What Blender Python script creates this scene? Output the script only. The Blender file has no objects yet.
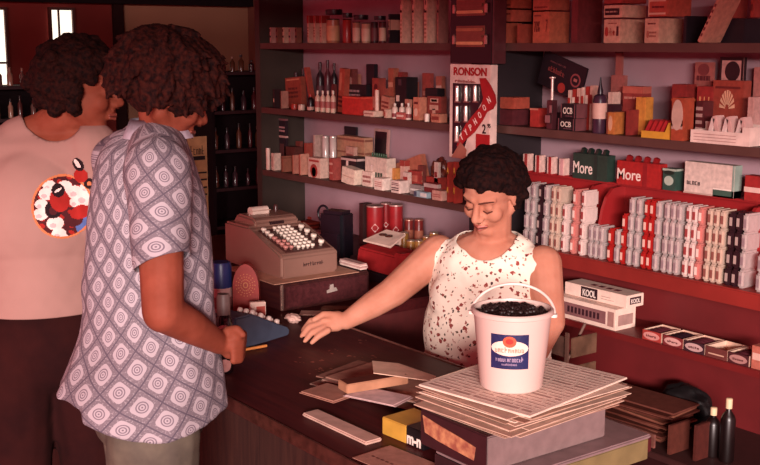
import bpy, bmesh, math, random
import numpy as np
from mathutils import Vector, Matrix, noise
from mathutils.bvhtree import BVHTree
random.seed(7)
scn = bpy.context.scene
COL = scn.collection
# ------------------------------------------------------------------ camera
F = 1100.0; CH = 1.8
PITCH = math.atan(189.5/F); HEAD = math.pi/2 - math.atan(830/math.hypot(F, 189.5))
cam = bpy.data.cameras.new('camera'); cam.sensor_fit = 'HORIZONTAL'; cam.sensor_width = 36; cam.lens = F/760*36
cam.clip_start = 0.05
co = bpy.data.objects.new('camera', cam); COL.objects.link(co); scn.camera = co
co.location = (0, 0, CH); co.rotation_euler = (math.pi/2-PITCH, 0, HEAD)
# ------------------------------------------------------------------ world and light
def lin(h):
    h = h.lstrip('#'); v = [int(h[i:i+2], 16)/255 for i in (0, 2, 4)]
    return tuple((c/12.92 if c <= .04045 else ((c+.055)/1.055)**2.4) for c in v) + (1,)
w = bpy.data.worlds.new('world'); scn.world = w; w.use_nodes = True
w.node_tree.nodes['Background'].inputs[0].default_value = (0.85, 0.095, 0.125, 1)
w.node_tree.nodes['Background'].inputs[1].default_value = 0.85
def area(name, loc, target, sx, sy, power, col, spread=180):
    l = bpy.data.lights.new(name, 'AREA'); l.shape = 'RECTANGLE'; l.size = sx; l.size_y = sy; l.energy = power; l.color = col
    l.spread = math.radians(spread)
    o = bpy.data.objects.new(name, l); COL.objects.link(o); o.location = loc
    o.rotation_euler = (Vector(target)-Vector(loc)).to_track_quat('-Z', 'Y').to_euler(); return o
area('shop_front_daylight', (7.0, -5.2, 3.0), (-2.4, 1.8, 1.2), 4.2, 1.1, 430, (1.0, 0.84, 0.80), 70)
scn.view_settings.view_transform = 'Standard'; scn.view_settings.look = 'None'
scn.view_settings.gamma = 1; scn.view_settings.exposure = 0.0; scn.view_settings.use_curve_mapping = False

# ------------------------------------------------------------------ pixel to world helpers (camera frame of the photograph)
CP = Vector((0, 0, CH))
FW = Vector((-math.sin(HEAD)*math.cos(PITCH), math.cos(HEAD)*math.cos(PITCH), -math.sin(PITCH)))
RT = Vector((math.cos(HEAD), math.sin(HEAD), 0)); UP = RT.cross(FW)
FH = Vector((-math.sin(HEAD), math.cos(HEAD), 0))
def ray(x, y): return FW + RT*((x-380)/F) - UP*((y-232.5)/F)
def on(ax, v, x, y):
    d = ray(x, y); i = 'xyz'.index(ax); return CP + d*((v-CP[i])/d[i])
def pp(x, y, d): return CP + ray(x, y)*d

# ------------------------------------------------------------------ materials
_m = {}
def mat(col, rough=.6, metal=0., var=.10, scale=25., col2=None, emit=0, bump=0.):
    k = (col, rough, metal, var, scale, col2, emit, bump)
    if k in _m: return _m[k]
    m = bpy.data.materials.new('surface_'+col.strip('#')); m.use_nodes = True; nt = m.node_tree; b = nt.nodes['Principled BSDF']
    c = lin(col)
    c2 = lin(col2) if col2 else tuple(max(0, v*(1-2.2*var)) for v in c[:3])+(1,)
    tc = nt.nodes.new('ShaderNodeTexCoord'); n = nt.nodes.new('ShaderNodeTexNoise'); n.inputs['Scale'].default_value = scale; n.inputs['Detail'].default_value = 4
    r = nt.nodes.new('ShaderNodeValToRGB'); r.color_ramp.elements[0].position = .35; r.color_ramp.elements[1].position = .65
    r.color_ramp.elements[0].color = c2; r.color_ramp.elements[1].color = c
    nt.links.new(tc.outputs['Object'], n.inputs['Vector']); nt.links.new(n.outputs['Fac'], r.inputs['Fac']); nt.links.new(r.outputs['Color'], b.inputs['Base Color'])
    b.inputs['Roughness'].default_value = rough; b.inputs['Metallic'].default_value = metal
    if rough >= .65: b.inputs['Specular IOR Level'].default_value = .12
    if emit:
        nt.links.new(r.outputs['Color'], b.inputs['Emission Color']); b.inputs['Emission Strength'].default_value = emit
    if bump:
        bp = nt.nodes.new('ShaderNodeBump'); bp.inputs['Strength'].default_value = bump; bp.inputs['Distance'].default_value = .01
        nt.links.new(n.outputs['Fac'], bp.inputs['Height']); nt.links.new(bp.outputs['Normal'], b.inputs['Normal'])
    _m[k] = m; return m
def skin_mat(c, c2):
    k = ('skin', c)
    if k in _m: return _m[k]
    m = mat(c, .66, 0, .1, 14., c2).copy(); m.node_tree.nodes['Principled BSDF'].inputs['Subsurface Weight'].default_value = .08
    m.node_tree.nodes['Principled BSDF'].inputs['Subsurface Radius'].default_value = (.02, .008, .004)
    _m[k] = m; return m
def wood(c, c2, rough=.35, sc=(1.2, 22, 22)):
    k = ('wood', c, c2, rough, sc)
    if k in _m: return _m[k]
    m = bpy.data.materials.new('wood'); m.use_nodes = True; nt = m.node_tree; b = nt.nodes['Principled BSDF']
    tc = nt.nodes.new('ShaderNodeTexCoord'); mp = nt.nodes.new('ShaderNodeMapping'); mp.inputs['Scale'].default_value = sc
    n = nt.nodes.new('ShaderNodeTexNoise'); n.inputs['Scale'].default_value = 3; n.inputs['Detail'].default_value = 6; n.inputs['Distortion'].default_value = .6
    r = nt.nodes.new('ShaderNodeValToRGB'); r.color_ramp.elements[0].position = .3; r.color_ramp.elements[1].position = .7
    r.color_ramp.elements[0].color = lin(c2); r.color_ramp.elements[1].color = lin(c)
    for a, bb in ((tc.outputs['Object'], mp.inputs['Vector']), (mp.outputs[0], n.inputs['Vector']), (n.outputs['Fac'], r.inputs['Fac']), (r.outputs[0], b.inputs['Base Color'])): nt.links.new(a, bb)
    n2 = nt.nodes.new('ShaderNodeTexNoise'); n2.inputs['Scale'].default_value = 5
    mr = nt.nodes.new('ShaderNodeMapRange'); mr.inputs['To Min'].default_value = rough-.08; mr.inputs['To Max'].default_value = rough+.2
    nt.links.new(tc.outputs['Object'], n2.inputs['Vector']); nt.links.new(n2.outputs['Fac'], mr.inputs['Value']); nt.links.new(mr.outputs[0], b.inputs['Roughness'])
    b.inputs['Specular IOR Level'].default_value = .22
    _m[k] = m; return m

# ------------------------------------------------------------------ mesh helpers
def link(name, me, parent=None, loc=None):
    o = bpy.data.objects.new(name, me); COL.objects.link(o)
    if loc is not None: o.location = loc
    if parent is not None:
        o.parent = parent; o.matrix_parent_inverse = Matrix.Identity(4)
    return o
def tag(o, label, cat, group=None):
    o['label'] = label; o['category'] = cat
    if group: o['group'] = group
    return o
def thing(name, label, cat, loc=(0, 0, 0), rz=0, group=None):
    o = bpy.data.objects.new(name, None); COL.objects.link(o); o.location = loc; o.rotation_euler = (0, 0, rz); o.empty_display_size = .05
    return tag(o, label, cat, group)
def bm_obj(name, bm, mats, parent=None, loc=None, smooth=False):
    me = bpy.data.meshes.new(name); bmesh.ops.recalc_face_normals(bm, faces=bm.faces); bm.to_mesh(me); bm.free()
    for m in (mats if isinstance(mats, (list, tuple)) else [mats]): me.materials.append(m)
    if smooth:
        for p in me.polygons: p.use_smooth = True
    return link(name, me, parent, loc)
def add_box(bm, x0, x1, y0, y1, z0, z1, bev=0, mi=0, M=None):
    r = bmesh.ops.create_cube(bm, size=1)
    vs = r['verts']
    for v in vs: v.co = Vector(((x0+x1)/2+v.co.x*(x1-x0), (y0+y1)/2+v.co.y*(y1-y0), (z0+z1)/2+v.co.z*(z1-z0)))
    fs = set(f for v in vs for f in v.link_faces)
    if bev:
        es = set(e for v in vs for e in v.link_edges)
        q = bmesh.ops.bevel(bm, geom=list(es), offset=bev, segments=2, affect='EDGES'); fs = set(q['faces']) | set(f for f in fs if f.is_valid)
        vs = set(v for f in fs for v in f.verts)
    for f in fs: f.material_index = mi
    if M is not None:
        for v in vs: v.co = M @ v.co
    return vs
def box(name, x0, x1, y0, y1, z0, z1, m, parent=None, bev=0.002, loc=None, M=None):
    bm = bmesh.new(); add_box(bm, x0, x1, y0, y1, z0, z1, bev, 0, M); return bm_obj(name, bm, m, parent, loc)
def add_lathe(bm, prof, c=(0, 0, 0), seg=28, mi=0, M=None):
    rings = []
    for r, z in prof:
        if r < 1e-5: rings.append([bm.verts.new(Vector((c[0], c[1], c[2]+z)))])
        else: rings.append([bm.verts.new(Vector((c[0]+r*math.cos(2*math.pi*k/seg), c[1]+r*math.sin(2*math.pi*k/seg), c[2]+z))) for k in range(seg)])
    for a, b in zip(rings, rings[1:]):
        for k in range(seg):
            k2 = (k+1) % seg
            if len(a) == 1 and len(b) == 1: continue
            if len(a) == 1: f = bm.faces.new((a[0], b[k2], b[k]))
            elif len(b) == 1: f = bm.faces.new((a[k], a[k2], b[0]))
            else: f = bm.faces.new((a[k], a[k2], b[k2], b[k]))
            f.material_index = mi; f.smooth = True
    if M is not None:
        for rg in rings:
            for v in rg: v.co = M @ v.co
def lathe(name, prof, m, parent=None, loc=None, seg=28, M=None):
    bm = bmesh.new(); add_lathe(bm, prof, seg=seg, M=M)
    o = bm_obj(name, bm, m, parent, loc)
    try: o.data.set_sharp_from_angle(angle=math.radians(35))
    except Exception: pass
    return o
def tube(name, pts, r, m, parent=None, seg=8, closed=False):
    cu = bpy.data.curves.new('t', 'CURVE'); cu.dimensions = '3D'; cu.bevel_depth = r; cu.bevel_resolution = max(1, seg//4); cu.use_fill_caps = True
    s = cu.splines.new('POLY'); s.points.add(len(pts)-1); s.use_cyclic_u = closed
    for p, q in zip(s.points, pts): p.co = (*q, 1)
    return from_curve(name, cu, m, parent, True)
def from_curve(name, cu, m, parent=None, smooth=False, M=None):
    t = bpy.data.objects.new('t', cu); COL.objects.link(t)
    dg = bpy.context.evaluated_depsgraph_get(); dg.update()
    me = bpy.data.meshes.new_from_object(t.evaluated_get(dg)); bpy.data.objects.remove(t); bpy.data.curves.remove(cu)
    me.name = name; me.materials.clear(); me.materials.append(m)
    if M is not None: me.transform(M)
    if smooth:
        for p in me.polygons: p.use_smooth = True
    return link(name, me, parent)
def text(name, s, width, height, m, parent, M, depth=.0006, bold=0.0):
    """lettering centred on the local origin of M, in M's x (right) / y (up) plane"""
    cu = bpy.data.curves.new('t', 'FONT'); cu.body = s; cu.size = 1; cu.align_x = 'CENTER'; cu.align_y = 'CENTER'; cu.extrude = .01; cu.offset = bold
    o = from_curve(name, cu, m, parent)
    me = o.data; xs = [v.co.x for v in me.vertices]; ys = [v.co.y for v in me.vertices]
    if not xs: return o
    sx = width/(max(xs)-min(xs)); sy = height/(max(ys)-min(ys)); cx = (max(xs)+min(xs))/2; cy = (max(ys)+min(ys))/2
    me.transform(M @ Matrix.Diagonal((sx, sy, depth/.02, 1)) @ Matrix.Translation((-cx, -cy, 0)))
    return o
def glyphs(name, n, width, height, m, parent, M, depth=.0008, seed=1, gaps=()):
    """unreadable lettering: n upright strokes with short cross strokes"""
    rnd = random.Random(seed); bm = bmesh.new(); cw = width/n; th = cw*.22
    for k in range(n):
        if k in gaps: continue
        x = -width/2+cw*(k+.12); hh = height*rnd.choice((.62, .7, .7, 1.0)); y0 = -height/2
        add_box(bm, x, x+th, y0, y0+hh, 0, depth)
        for _ in range(rnd.choice((1, 2, 2))):
            y = y0+rnd.choice((0, .35, .55))*height; add_box(bm, x, x+cw*.7, y, y+th*.9, 0, depth)
        if rnd.random() < .6: add_box(bm, x+cw*.5, x+cw*.5+th, y0, y0+height*.6, 0, depth)
    for v in bm.verts: v.co = M @ v.co
    return bm_obj(name, bm, m, parent)
def frontM(x, y, z, rz=0, tilt=0):   # face looking towards -Y
    return Matrix.Translation((x, y, z)) @ Matrix.Rotation(rz, 4, 'Z') @ Matrix.Rotation(math.pi/2, 4, 'X') @ Matrix.Rotation(tilt, 4, 'Z')
def sideM(x, y, z):                  # face looking towards +X
    return Matrix.Translation((x, y, z)) @ Matrix.Rotation(math.pi/2, 4, 'Z') @ Matrix.Rotation(math.pi/2, 4, 'X')
def prism(name, pts, M, t, m, parent=None, bev=0):
    """outline pts (x,y) in M's plane, thickness t along M's +z"""
    bm = bmesh.new(); a = [bm.verts.new(M @ Vector((x, y, 0))) for x, y in pts]; b = [bm.verts.new(M @ Vector((x, y, t))) for x, y in pts]
    bm.faces.new(a[::-1]); bm.faces.new(b); n = len(pts)
    for k in range(n): bm.faces.new((a[k], a[(k+1) % n], b[(k+1) % n], b[k]))
    return bm_obj(name, bm, m, parent)
def oval(rx, ry, n=24, cx=0, cy=0): return [(cx+rx*math.cos(2*math.pi*k/n), cy+ry*math.sin(2*math.pi*k/n)) for k in range(n)]
def rect(x0, x1, y0, y1): return [(x0, y0), (x1, y0), (x1, y1), (x0, y1)]
def struct(o): o['kind'] = 'structure'; return o

# ================================================================== THE ROOM
YB = 3.0; YS = 2.75; XL = -4.67; XR = -1.35
struct(box('floor', -8.3, 0.6, 0.2, 5.6, -.05, 0, wood('#4a2a20', '#301a14', .5)))
blocker = box('light_blocker', -.06, .06, -3.2, 3.2, 2.205, 2.75, mat('#6a3a36', .8), bev=0); blocker.location = (1.25, -.94, 0); blocker.rotation_euler.z = math.atan2(-.6, .8); struct(blocker)   # unseen slab added behind the camera to cut daylight off the upper shelves
wallm = mat('#b08c94', .8, 0, .06, 6)
struct(box('wall_back', -4.76, 0.6, YB, YB+.1, 0, 2.75, wallm))
struct(box('wall_far', -8.1, -8.0, 0.2, 3.45, 0, 2.75, mat('#7a2c28', .8, 0, .1, 2)))
struct(box('wall_far_right', -8.1, -8.0, 3.45, 5.6, 0, 2.75, mat('#9c6a54', .8, 0, .06, 2)))
struct(box('wall_side', -8.0, -4.76, 4.6, 4.7, 0, 2.75, mat('#7c4c40', .8, 0, .08, 3)))
struct(box('ceiling', -8.1, 0.6, 0.2, 5.6, 2.75, 2.85, mat('#5c4038', .9)))
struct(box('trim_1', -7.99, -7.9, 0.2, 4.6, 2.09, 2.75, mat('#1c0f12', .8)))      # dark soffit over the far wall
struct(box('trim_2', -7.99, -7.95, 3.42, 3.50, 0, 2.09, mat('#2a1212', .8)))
def window(n, y0, y1, z0, z1):
    fr = mat('#4a2018', .6)
    o = thing('window_%d' % n, '', 'window', (-7.98, (y0+y1)/2, z0))
    del o['label']; del o['category']; struct(o)
    W = (y1-y0)/2; Hh = z1-z0
    bm = bmesh.new()
    add_box(bm, 0, .03, -W-.02, -W, -.02, Hh+.02); add_box(bm, 0, .03, W, W+.02, -.02, Hh+.02); add_box(bm, 0, .03, -W, W, -.02, 0); add_box(bm, 0, .03, -W, W, Hh, Hh+.02)
    add_box(bm, 0, .02, -W*.28-.006, -W*.28+.006, 0, Hh); add_box(bm, 0, .02, -W, W, Hh*.35, Hh*.35+.015)
    bm_obj('window_frame', bm, fr, o)
    box('pane', -.005, .004, -W, W, 0, Hh, mat('#fff0dc', .3, 0, .02, 3, None, 1.6), o, 0)
a = on('x', -7.98, 50, 10); b = on('x', -7.98, 72, 34)
window(1, a.y, b.y, 1.45, a.z)
a = on('x', -7.98, 3, 10)
window(2, a.y-.2, a.y, 1.45, a.z)

# ---- wall shelving: uprights and boards of one fitted unit each
shelfm = wood('#4b2b27', '#32191a', .45)
sidem = mat('#40332c', .6, 0, .1, 8)
darkside = mat('#2a2024', .6, 0, .1, 8)
def upright(x0, x1, m, y0=YS, label='', z1=2.75, z0=0):
    o = box('shelf_upright', x0, x1, y0, YB, z0, z1, m, bev=.003)
    return tag(o, label, 'shelf')
upright(XL-.05, XL, sidem, label='grey green end upright at the far left of the wall shelves')
upright(-3.13, -3.0, darkside, YS, z0=.9005, label='dark upright between the left and right shelves, behind the lighter display')
def shelf(x0, x1, z, y0, label, m=shelfm, t=.022):
    o = thing('wall_shelf', label, 'shelf', ((x0+x1)/2, y0, z-t)); h = (x1-x0)/2
    box('board', -h, h, .012, YB-y0, 0, t, m, o, .001); box('edge_strip', -h, h, 0, .0125, -.006, t, mat('#5a3a34', .45, 0, .1, 10), o, .002)
    return o
ZA, ZB, ZC, ZR, ZL, ZK = 1.8, 1.492, 1.187, 1.504, 1.087, .854
shelf(XL, -3.13, ZA, YS, 'left bay top wall shelf holding tins and tall white cartons')
shelf(XL, -3.13, ZB, YS, 'left bay middle wall shelf crowded with bottles and red boxes')
shelf(XL, -3.13, ZC, YS, 'left bay lowest wall shelf above the cash register')
shelf(-3.0, XR, ZA, YS, 'right bay top wall shelf loaded with orange cartons')
shelf(-3.0, XR, ZR, YS, 'right bay second wall shelf carrying rolling papers and sundries')
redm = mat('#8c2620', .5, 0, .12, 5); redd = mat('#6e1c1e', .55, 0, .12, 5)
lg = thing('display_ledge', 'red painted ledge on the wall that carries the cigarette packs', 'ledge', (-2.175, YS-.03, ZL-.05)) 
box('board', -.825, .825, 0, .224, 0, .05, redm, lg, .004)
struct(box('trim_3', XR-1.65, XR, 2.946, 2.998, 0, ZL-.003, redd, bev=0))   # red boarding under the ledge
lk = thing('lower_shelf', 'dark red lower shelf with cigarette cartons and open trays', 'shelf', (-2.175, YS-.01, ZK-.022))
box('board', -.825, .825, 0, .204, 0, .022, mat('#701c1c', .45, 0, .1, 6), lk, .002)
bs = thing('bottom_shelf', 'dark bottom shelf cluttered with old papers', 'shelf', (-2.175, 2.55, .58))
box('board', -.825, .825, 0, .394, -.02, 0, mat('#3a1614', .6), bs, .002)
box('base_panel', -.825, .825, .02, .04, -.58, -.02, mat('#2c1010', .7), bs, .001)

# ---- the counter
ct = thing('shop_counter', 'long dark varnished wooden shop counter with worn top between men and shopkeeper', 'counter', (-2.9, 1.64, 0))
topm = wood('#4e1819', '#3a1014', .45)
bm = bmesh.new(); add_box(bm, -1.7, 1.32, -.325, .325, .86, .9, .004); bm_obj('worktop', bm, topm, ct)
bm = bmesh.new(); add_box(bm, -1.7, -.1, .326, 1.355, .86, .9, .004); bm_obj('worktop_return', bm, topm, ct)
box('front_panel', -1.68, 1.28, -.30, -.27, 0, .86, wood('#40221c', '#2e1614', .7, (20, 1, 1.5)), ct)
box('edge_moulding', -1.7, 1.325, -.332, -.325, .868, .902, mat('#4c2620', .35, 0, .2, 40), ct, .001)
box('edge_moulding', -.098, 1.325, .325, .331, .87, .903, mat('#7a4c42', .35, 0, .2, 40), ct, .001)
box('end_panel', 1.25, 1.28, -.27, .3, 0, .86, mat('#3a1e1a', .6), ct)
box('back_panel', -.1, 1.25, .27, .3, 0, .86, mat('#571c1c', .6), ct)
box('return_panel', -.14, -.11, .33, 1.34, 0, .86, mat('#571c1c', .6), ct)
# worn pale scratches in the varnish
bm = bmesh.new()
for (px, py, n) in ((325, 371, 12), (360, 356, 9), (312, 360, 8), (342, 380, 7), (370, 341, 5), (322, 352, 5)):
    for k in range(n):
        p = on('z', .9004, px+random.uniform(-16, 16), py+random.uniform(-3, 3)); r = random.uniform(.002, .007)
        pts = [bm.verts.new((p.x+2.9+r*random.uniform(.5, 1.3)*math.cos(t)*1.3, p.y-1.64+r*random.uniform(.4, 1)*math.sin(t), .9004)) for t in [i*math.pi/4 for i in range(8)]]
        bm.faces.new(pts)
wpt = bm_obj('worn_patch', bm, mat('#8e4c3c', .5), ct); wpt['kind'] = 'stuff'

# ================================================================== PRODUCTS
def carton(x0, x1, yt, zs, dy, D, col, label, name='carton', cat='box', group=None, art=(), tilt=0, rz=0, base=None, zlift=0, top=None):
    """box whose front is dy behind the shelf front; x0..x1 are its left front and right rear edge, yt its top in the photo"""
    Y = YS+dy
    pb = on('y', Y, x0, yt); X0 = pb.x; X1 = on('y', Y+D, x1, yt).x
    if X1-X0 < .012: X1 = X0+.012
    Hh = max(.01, pb.z-zs-zlift); W = X1-X0
    o = thing(name, label, cat, ((X0+X1)/2, Y, zs+zlift), rz, group)
    if tilt: o.rotation_euler = (0, tilt, rz)
    box('body', -W/2, W/2, 0, D, 0, Hh, mat(col, .55, 0, .12, 60), o, .0015)
    if top: box('lid', -W/2-.001, W/2+.001, -.001, D+.001, Hh-.012, Hh+.001, mat(top, .5), o, .001)
    for a_ in art:
        kind = a_[0]
        if kind == 'r':    # coloured printed panel: fractions x0 x1 z0 z1
            _, u0, u1, v0, v1, c = a_
            box('printed_panel', -W/2+u0*W, -W/2+u1*W, -.0012, .0008, v0*Hh, v1*Hh, mat(c, .5), o, 0)
            if u1 > .95: box('printed_panel', W/2-.0008, W/2+.0012, D*.06, D*.94, v0*Hh, v1*Hh, mat(c, .5), o, 0)
        elif kind == 't':
            _, s, u0, u1, v0, v1, c = a_
            text('lettering', s, (u1-u0)*W, (v1-v0)*Hh, mat(c, .5), o, frontM(-W/2+(u0+u1)/2*W, -.0016, (v0+v1)/2*Hh), .0008, .01)
        elif kind == 'g':
            _, n_, u0, u1, v0, v1, c = a_
            glyphs('lettering', n_, (u1-u0)*W, (v1-v0)*Hh, mat(c, .5), o, frontM(-W/2+(u0+u1)/2*W, -.0004, (v0+v1)/2*Hh), .0012, int(x0))
        elif kind == 'l':  # rows of fine print
            _, u0, u1, v0, v1, n, c = a_
            bm = bmesh.new()
            for k in range(n):
                z = (v0+(v1-v0)*(k+.5)/n)*Hh; x = u0
                while x < u1:
                    x2 = min(u1, x+random.uniform(.08, .22)); add_box(bm, -W/2+x*W, -W/2+x2*W, -.0015, .0006, z-.25*(v1-v0)*Hh/n, z+.25*(v1-v0)*Hh/n); x = x2+.04
            bm_obj('fine_print', bm, mat(c, .5), o)
        elif kind == 'o':
            _, u, v, ru, rv, c = a_
            prism('emblem', oval(ru*W, rv*Hh), frontM(-W/2+u*W, -.0004, v*Hh), .0014, mat(c, .5), o)
        elif kind == 'f':  # sunburst of rays
            _, u, v, n, R, c = a_
            bm = bmesh.new()
            for k in range(n):
                t0 = math.pi*(k+.2)/n; t1 = math.pi*(k+.8)/n
                q = [(u*W-W/2+r*Hh*R*math.cos(t)*W/Hh/1.3, v*Hh+r*Hh*R*math.sin(t)) for r, t in ((.25, t0), (1, t0), (1, t1), (.25, t1))]
                vs = [bm.verts.new((x, -.0012, z)) for x, z in q]; vs2 = [bm.verts.new((x, .001, z)) for x, z in q]
                bm.faces.new(vs); bm.faces.new(vs2[::-1])
                for i in range(4): bm.faces.new((vs[i], vs2[i], vs2[(i+1) % 4], vs[(i+1) % 4]))
            bm_obj('sunburst_print', bm, mat(c, .5), o)
    return o
def can(px, w, yt, zs, dy, col, capcol, label, name='tin', cat='can', group=None, band=None, shiny=.35, kind='can', zlift=0, emblem=None, base_col=None):
    Y = YS+dy; pt = on('y', Y, px, yt); pl = on('y', Y, px-w/2, yt); pr = on('y', Y, px+w/2, yt)
    d = (pt-CP).dot(FW); r = w/2/F*d; Hh = pt.z-zs-zlift
    o = thing(name, label, cat, (pt.x, Y, zs+zlift), 0, group)
    if kind == 'can':
        lathe('body', [(0, 0), (r*.96, 0), (r, .003), (r, Hh*.97-.002), (r*.93, Hh*.97), (0, Hh*.97)], mat(col, shiny), o)
        lathe('lid', [(0, Hh*.965), (r*1.02, Hh*.965), (r*1.02, Hh-.002), (r*.95, Hh), (r*.8, Hh-.002), (0, Hh-.002)], mat(capcol, .3, .6), o)
    else:
        nh = Hh*.66
        lathe('body', [(0, 0), (r*.94, 0), (r, .004), (r, nh), (r*.8, nh+Hh*.07), (r*.36, nh+Hh*.14), (r*.34, Hh*.86), (0, Hh*.86)], mat(col, shiny), o)
        lathe('cap', [(0, Hh*.84), (r*.44, Hh*.84), (r*.44, Hh-.002), (r*.3, Hh), (0, Hh)], mat(capcol, .4), o)
    if band:
        c, v0, v1 = band; lathe('paper_label', [(r*.9, v0*Hh), (r+.0009, v0*Hh), (r+.0009, v1*Hh), (r*.9, v1*Hh)], mat(c, .6), o)
    if emblem:
        c, ru = emblem
        a0 = math.atan2(-pt.y, -pt.x); bm = bmesh.new()
        vs = [bm.verts.new(((r+.0012)*math.cos(a0+ru*math.cos(t)), (r+.0012)*math.sin(a0+ru*math.cos(t)), Hh*.5+ru*r*1.2*math.sin(t))) for t in [i*math.pi/2 for i in range(4)]]
        bm.faces.new(vs); bm_obj('emblem', bm, mat(c, .5), o)
    return o
CRE = '#d9a890'; ORG = '#b5533c'; RED = '#a52a26'; DRK = '#2a1418'; BRN = '#6a332a'; PNK = '#c98a80'

# ---- left bay, top shelf
for k in range(6):
    carton(263+k*6.4, 269.3+k*6.4, 27.5, ZA, .03, .03, [CRE, PNK, '#8a5040'][k % 3], ['cream', 'pink', 'brown'][k % 3]+' small carton with dark bands, '+['leftmost', 'second', 'third', 'fourth', 'fifth', 'last'][k]+' of six at left end of top shelf', 'small_carton', 'box', 'small cartons at the left end of the top shelf', (('r', .1, .9, .35, .48, DRK), ('r', .1, .8, .72, .9, '#5c1a1c')))
for k in range(3):
    carton(307+k*6.3, 313+k*6.3, 15.5, ZA, .03, .05, '#dca08c', 'pale pink carton with red top, '+['left', 'middle', 'right'][k]+' of three beside the row of tins', 'carton', 'box', 'pink cartons with red tops', (('r', 0, 1, .72, 1, RED), ('l', .2, .8, .2, .6, 4, '#b0604c')))
cn = [(333, 13, 19, '#b26a50', '#d79a72', 'wide orange labelled tin with black lid'), (347, 9, 19, RED, None, 'plain red tin with dark lid'), (356.5, 8, 22, '#b0705c', '#dca892', 'pink labelled tin with black lid'), (366, 9, 23, '#c89078', '#e2b49a', 'cream labelled tin with black lid'), (374.5, 7, 22, '#3a181c', '#6a3034', 'dark slim tin'), (382.5, 7, 22, '#5a2024', '#d8a890', 'slim tin with a cream stripe')]
for px, w_, yt, c, b_, l in cn:
    can(px, w_, yt, ZA, .06, c, '#1c1014', l+' on the left top shelf', 'tin', 'tin', 'tins on the left top shelf', (b_, .1, .72) if b_ else None)
for px, w_, y0_, y1_, l in ((334, 17, 9.5, 15.8, 'wide'), (347.5, 10, 13, 18.5, 'small'), (361, 15, 15, 20.5, 'flat'), (380, 12, 16, 21, 'last')):
    pt = on('y', YS+.06, px, y0_); pbz = on('y', YS+.06, px, y1_).z
    can(px, w_, y0_, 0, .06, '#1a1016', '#241820', l+' flat black cap on the tins of the left top shelf', 'flat_black_cap', 'tin', 'flat black caps on the tins', zlift=pbz+.004)  # round black caps of the tins below, built as short separate cans
carton(388, 400, 14, ZA, .02, .06, '#20161c', 'dark carton with cream upper panel lettered NO beside white cartons', art=(('r', 0, 1, .45, .8, '#d79c88'), ('t', 'N-O', .05, .95, .48, .78, '#2a1010'), ('r', 0, .9, .2, .3, '#6a4444')))
for k, (a_, b_) in enumerate(((400, 412), (412, 424), (424, 437), (437, 448))):
    carton(a_, b_, -6, ZA, .02, .05, '#eab09a' if k < 3 else '#a8645c', 'tall pale carton with dark name band, '+['first', 'second', 'third', 'fourth'][k]+' from left beside the lighter rack', 'tall_carton', 'box', 'tall pale cartons', (('g', 5, .12, .88, .62, .69, '#4a1618'), ('o', .5, .83, .13, .05, '#5a2020'), ('l', .2, .8, .08, .5, 5, '#b87866')))
# ---- left bay, middle shelf
def lb(x0, x1, yt, dy, D, col, label, art=(), **k): return carton(x0, x1, yt, ZB, dy, D, col, label+' on the left middle shelf', art=art, **k)
lb(262.5, 273, 91, .02, .05, '#a8352e', 'plain red carton at far left end')
lb(273, 280, 89, .02, .04, '#30181c', 'narrow dark carton beside the red one', (('r', .2, .8, .3, .5, CRE),))
lb(280, 287.5, 91, .02, .04, '#c08070', 'narrow cream striped carton', (('r', .3, .5, 0, 1, BRN), ('r', .7, .85, 0, 1, BRN)))
lb(286, 307, 77, .10, .03, '#a04a38', 'large orange brown display card standing behind small tins', (('r', .08, .92, .9, .95, '#d08a68'), ('l', .2, .8, .3, .7, 3, '#6c2a24')), tilt=-.08)
can(294.5, 7, 103.5, ZB, .03, '#a83226', '#c06040', 'tiny red flat tin in front of the orange brown card', 'small_tin', 'tin')
can(301.5, 7, 104.5, ZB, .03, '#e2b8a4', '#f0d0c0', 'tiny white flat tin in front of the orange brown card', 'small_tin', 'tin')
can(310.5, 7, 94, ZB, .03, '#241418', '#c03228', 'small dark bottle with cream base label and red cap', 'bottle', 'bottle', band=('#d0a090', .05, .25), kind='bottle')
for k in range(4):
    can(317.5+5.2*k, 5.2, 90.5, ZB, .03, '#e8bda6', '#f2d6c4', 'small cream bottle, '+['first', 'second', 'third', 'fourth'][k]+' from left in a row of four on the middle shelf', 'cream_bottle', 'bottle', 'cream bottles', kind='bottle', band=('#b4605a', .2, .5))
for k, (px, w_, yt, c) in enumerate(((296, 8, 72, '#22141a'), (303, 6, 68, '#3a1a1e'), (320, 8, 62, '#2a181e'), (327.5, 7, 60, '#56222a'), (334, 7, 63, '#1c1218'))):
    can(px, w_, yt, ZB, .16, c, '#4a2a30', 'tall dark bottle at the back, '+['first', 'second', 'third', 'fourth', 'fifth'][k]+' from left behind the cream bottles', 'dark_bottle', 'bottle', 'tall dark bottles', kind='bottle', band=('#5a3038', .2, .5))
o = lb(310, 316.5, 66, .10, .03, '#b04a3c', 'slim red tube carton leaning left', (('r', .1, .9, .1, .2, CRE),)); o.rotation_euler.y = -.28
lb(337, 348, 68, .08, .03, '#b04a38', 'tall orange red carton beside the dark bottles', (('r', .1, .5, .5, .9, '#c87058'), ('l', .1, .8, .1, .4, 3, '#701c1c')), tilt=.10)
lb(349, 358, 69, .12, .03, '#7c3834', 'tall brown carton with pale curl print', (('o', .5, .7, .3, .12, '#c08078'), ('o', .5, .4, .2, .1, '#a86058')))
lb(342, 373, 96, .02, .07, '#c8322a', 'bright red open bin', (('r', .03, .97, .9, .98, '#e0503c'),), name='red_bin', cat='bin')
lb(345, 372, 84, .11, .03, '#1c1218', 'black carton with fine pale print behind the red bin', (('l', .15, .7, .55, .85, 2, '#a08080'),))
lb(366, 378, 64, .15, .02, '#18101a', 'black price card standing tall at the back', (('r', .1, .9, .5, .54, '#503840'),))
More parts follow.
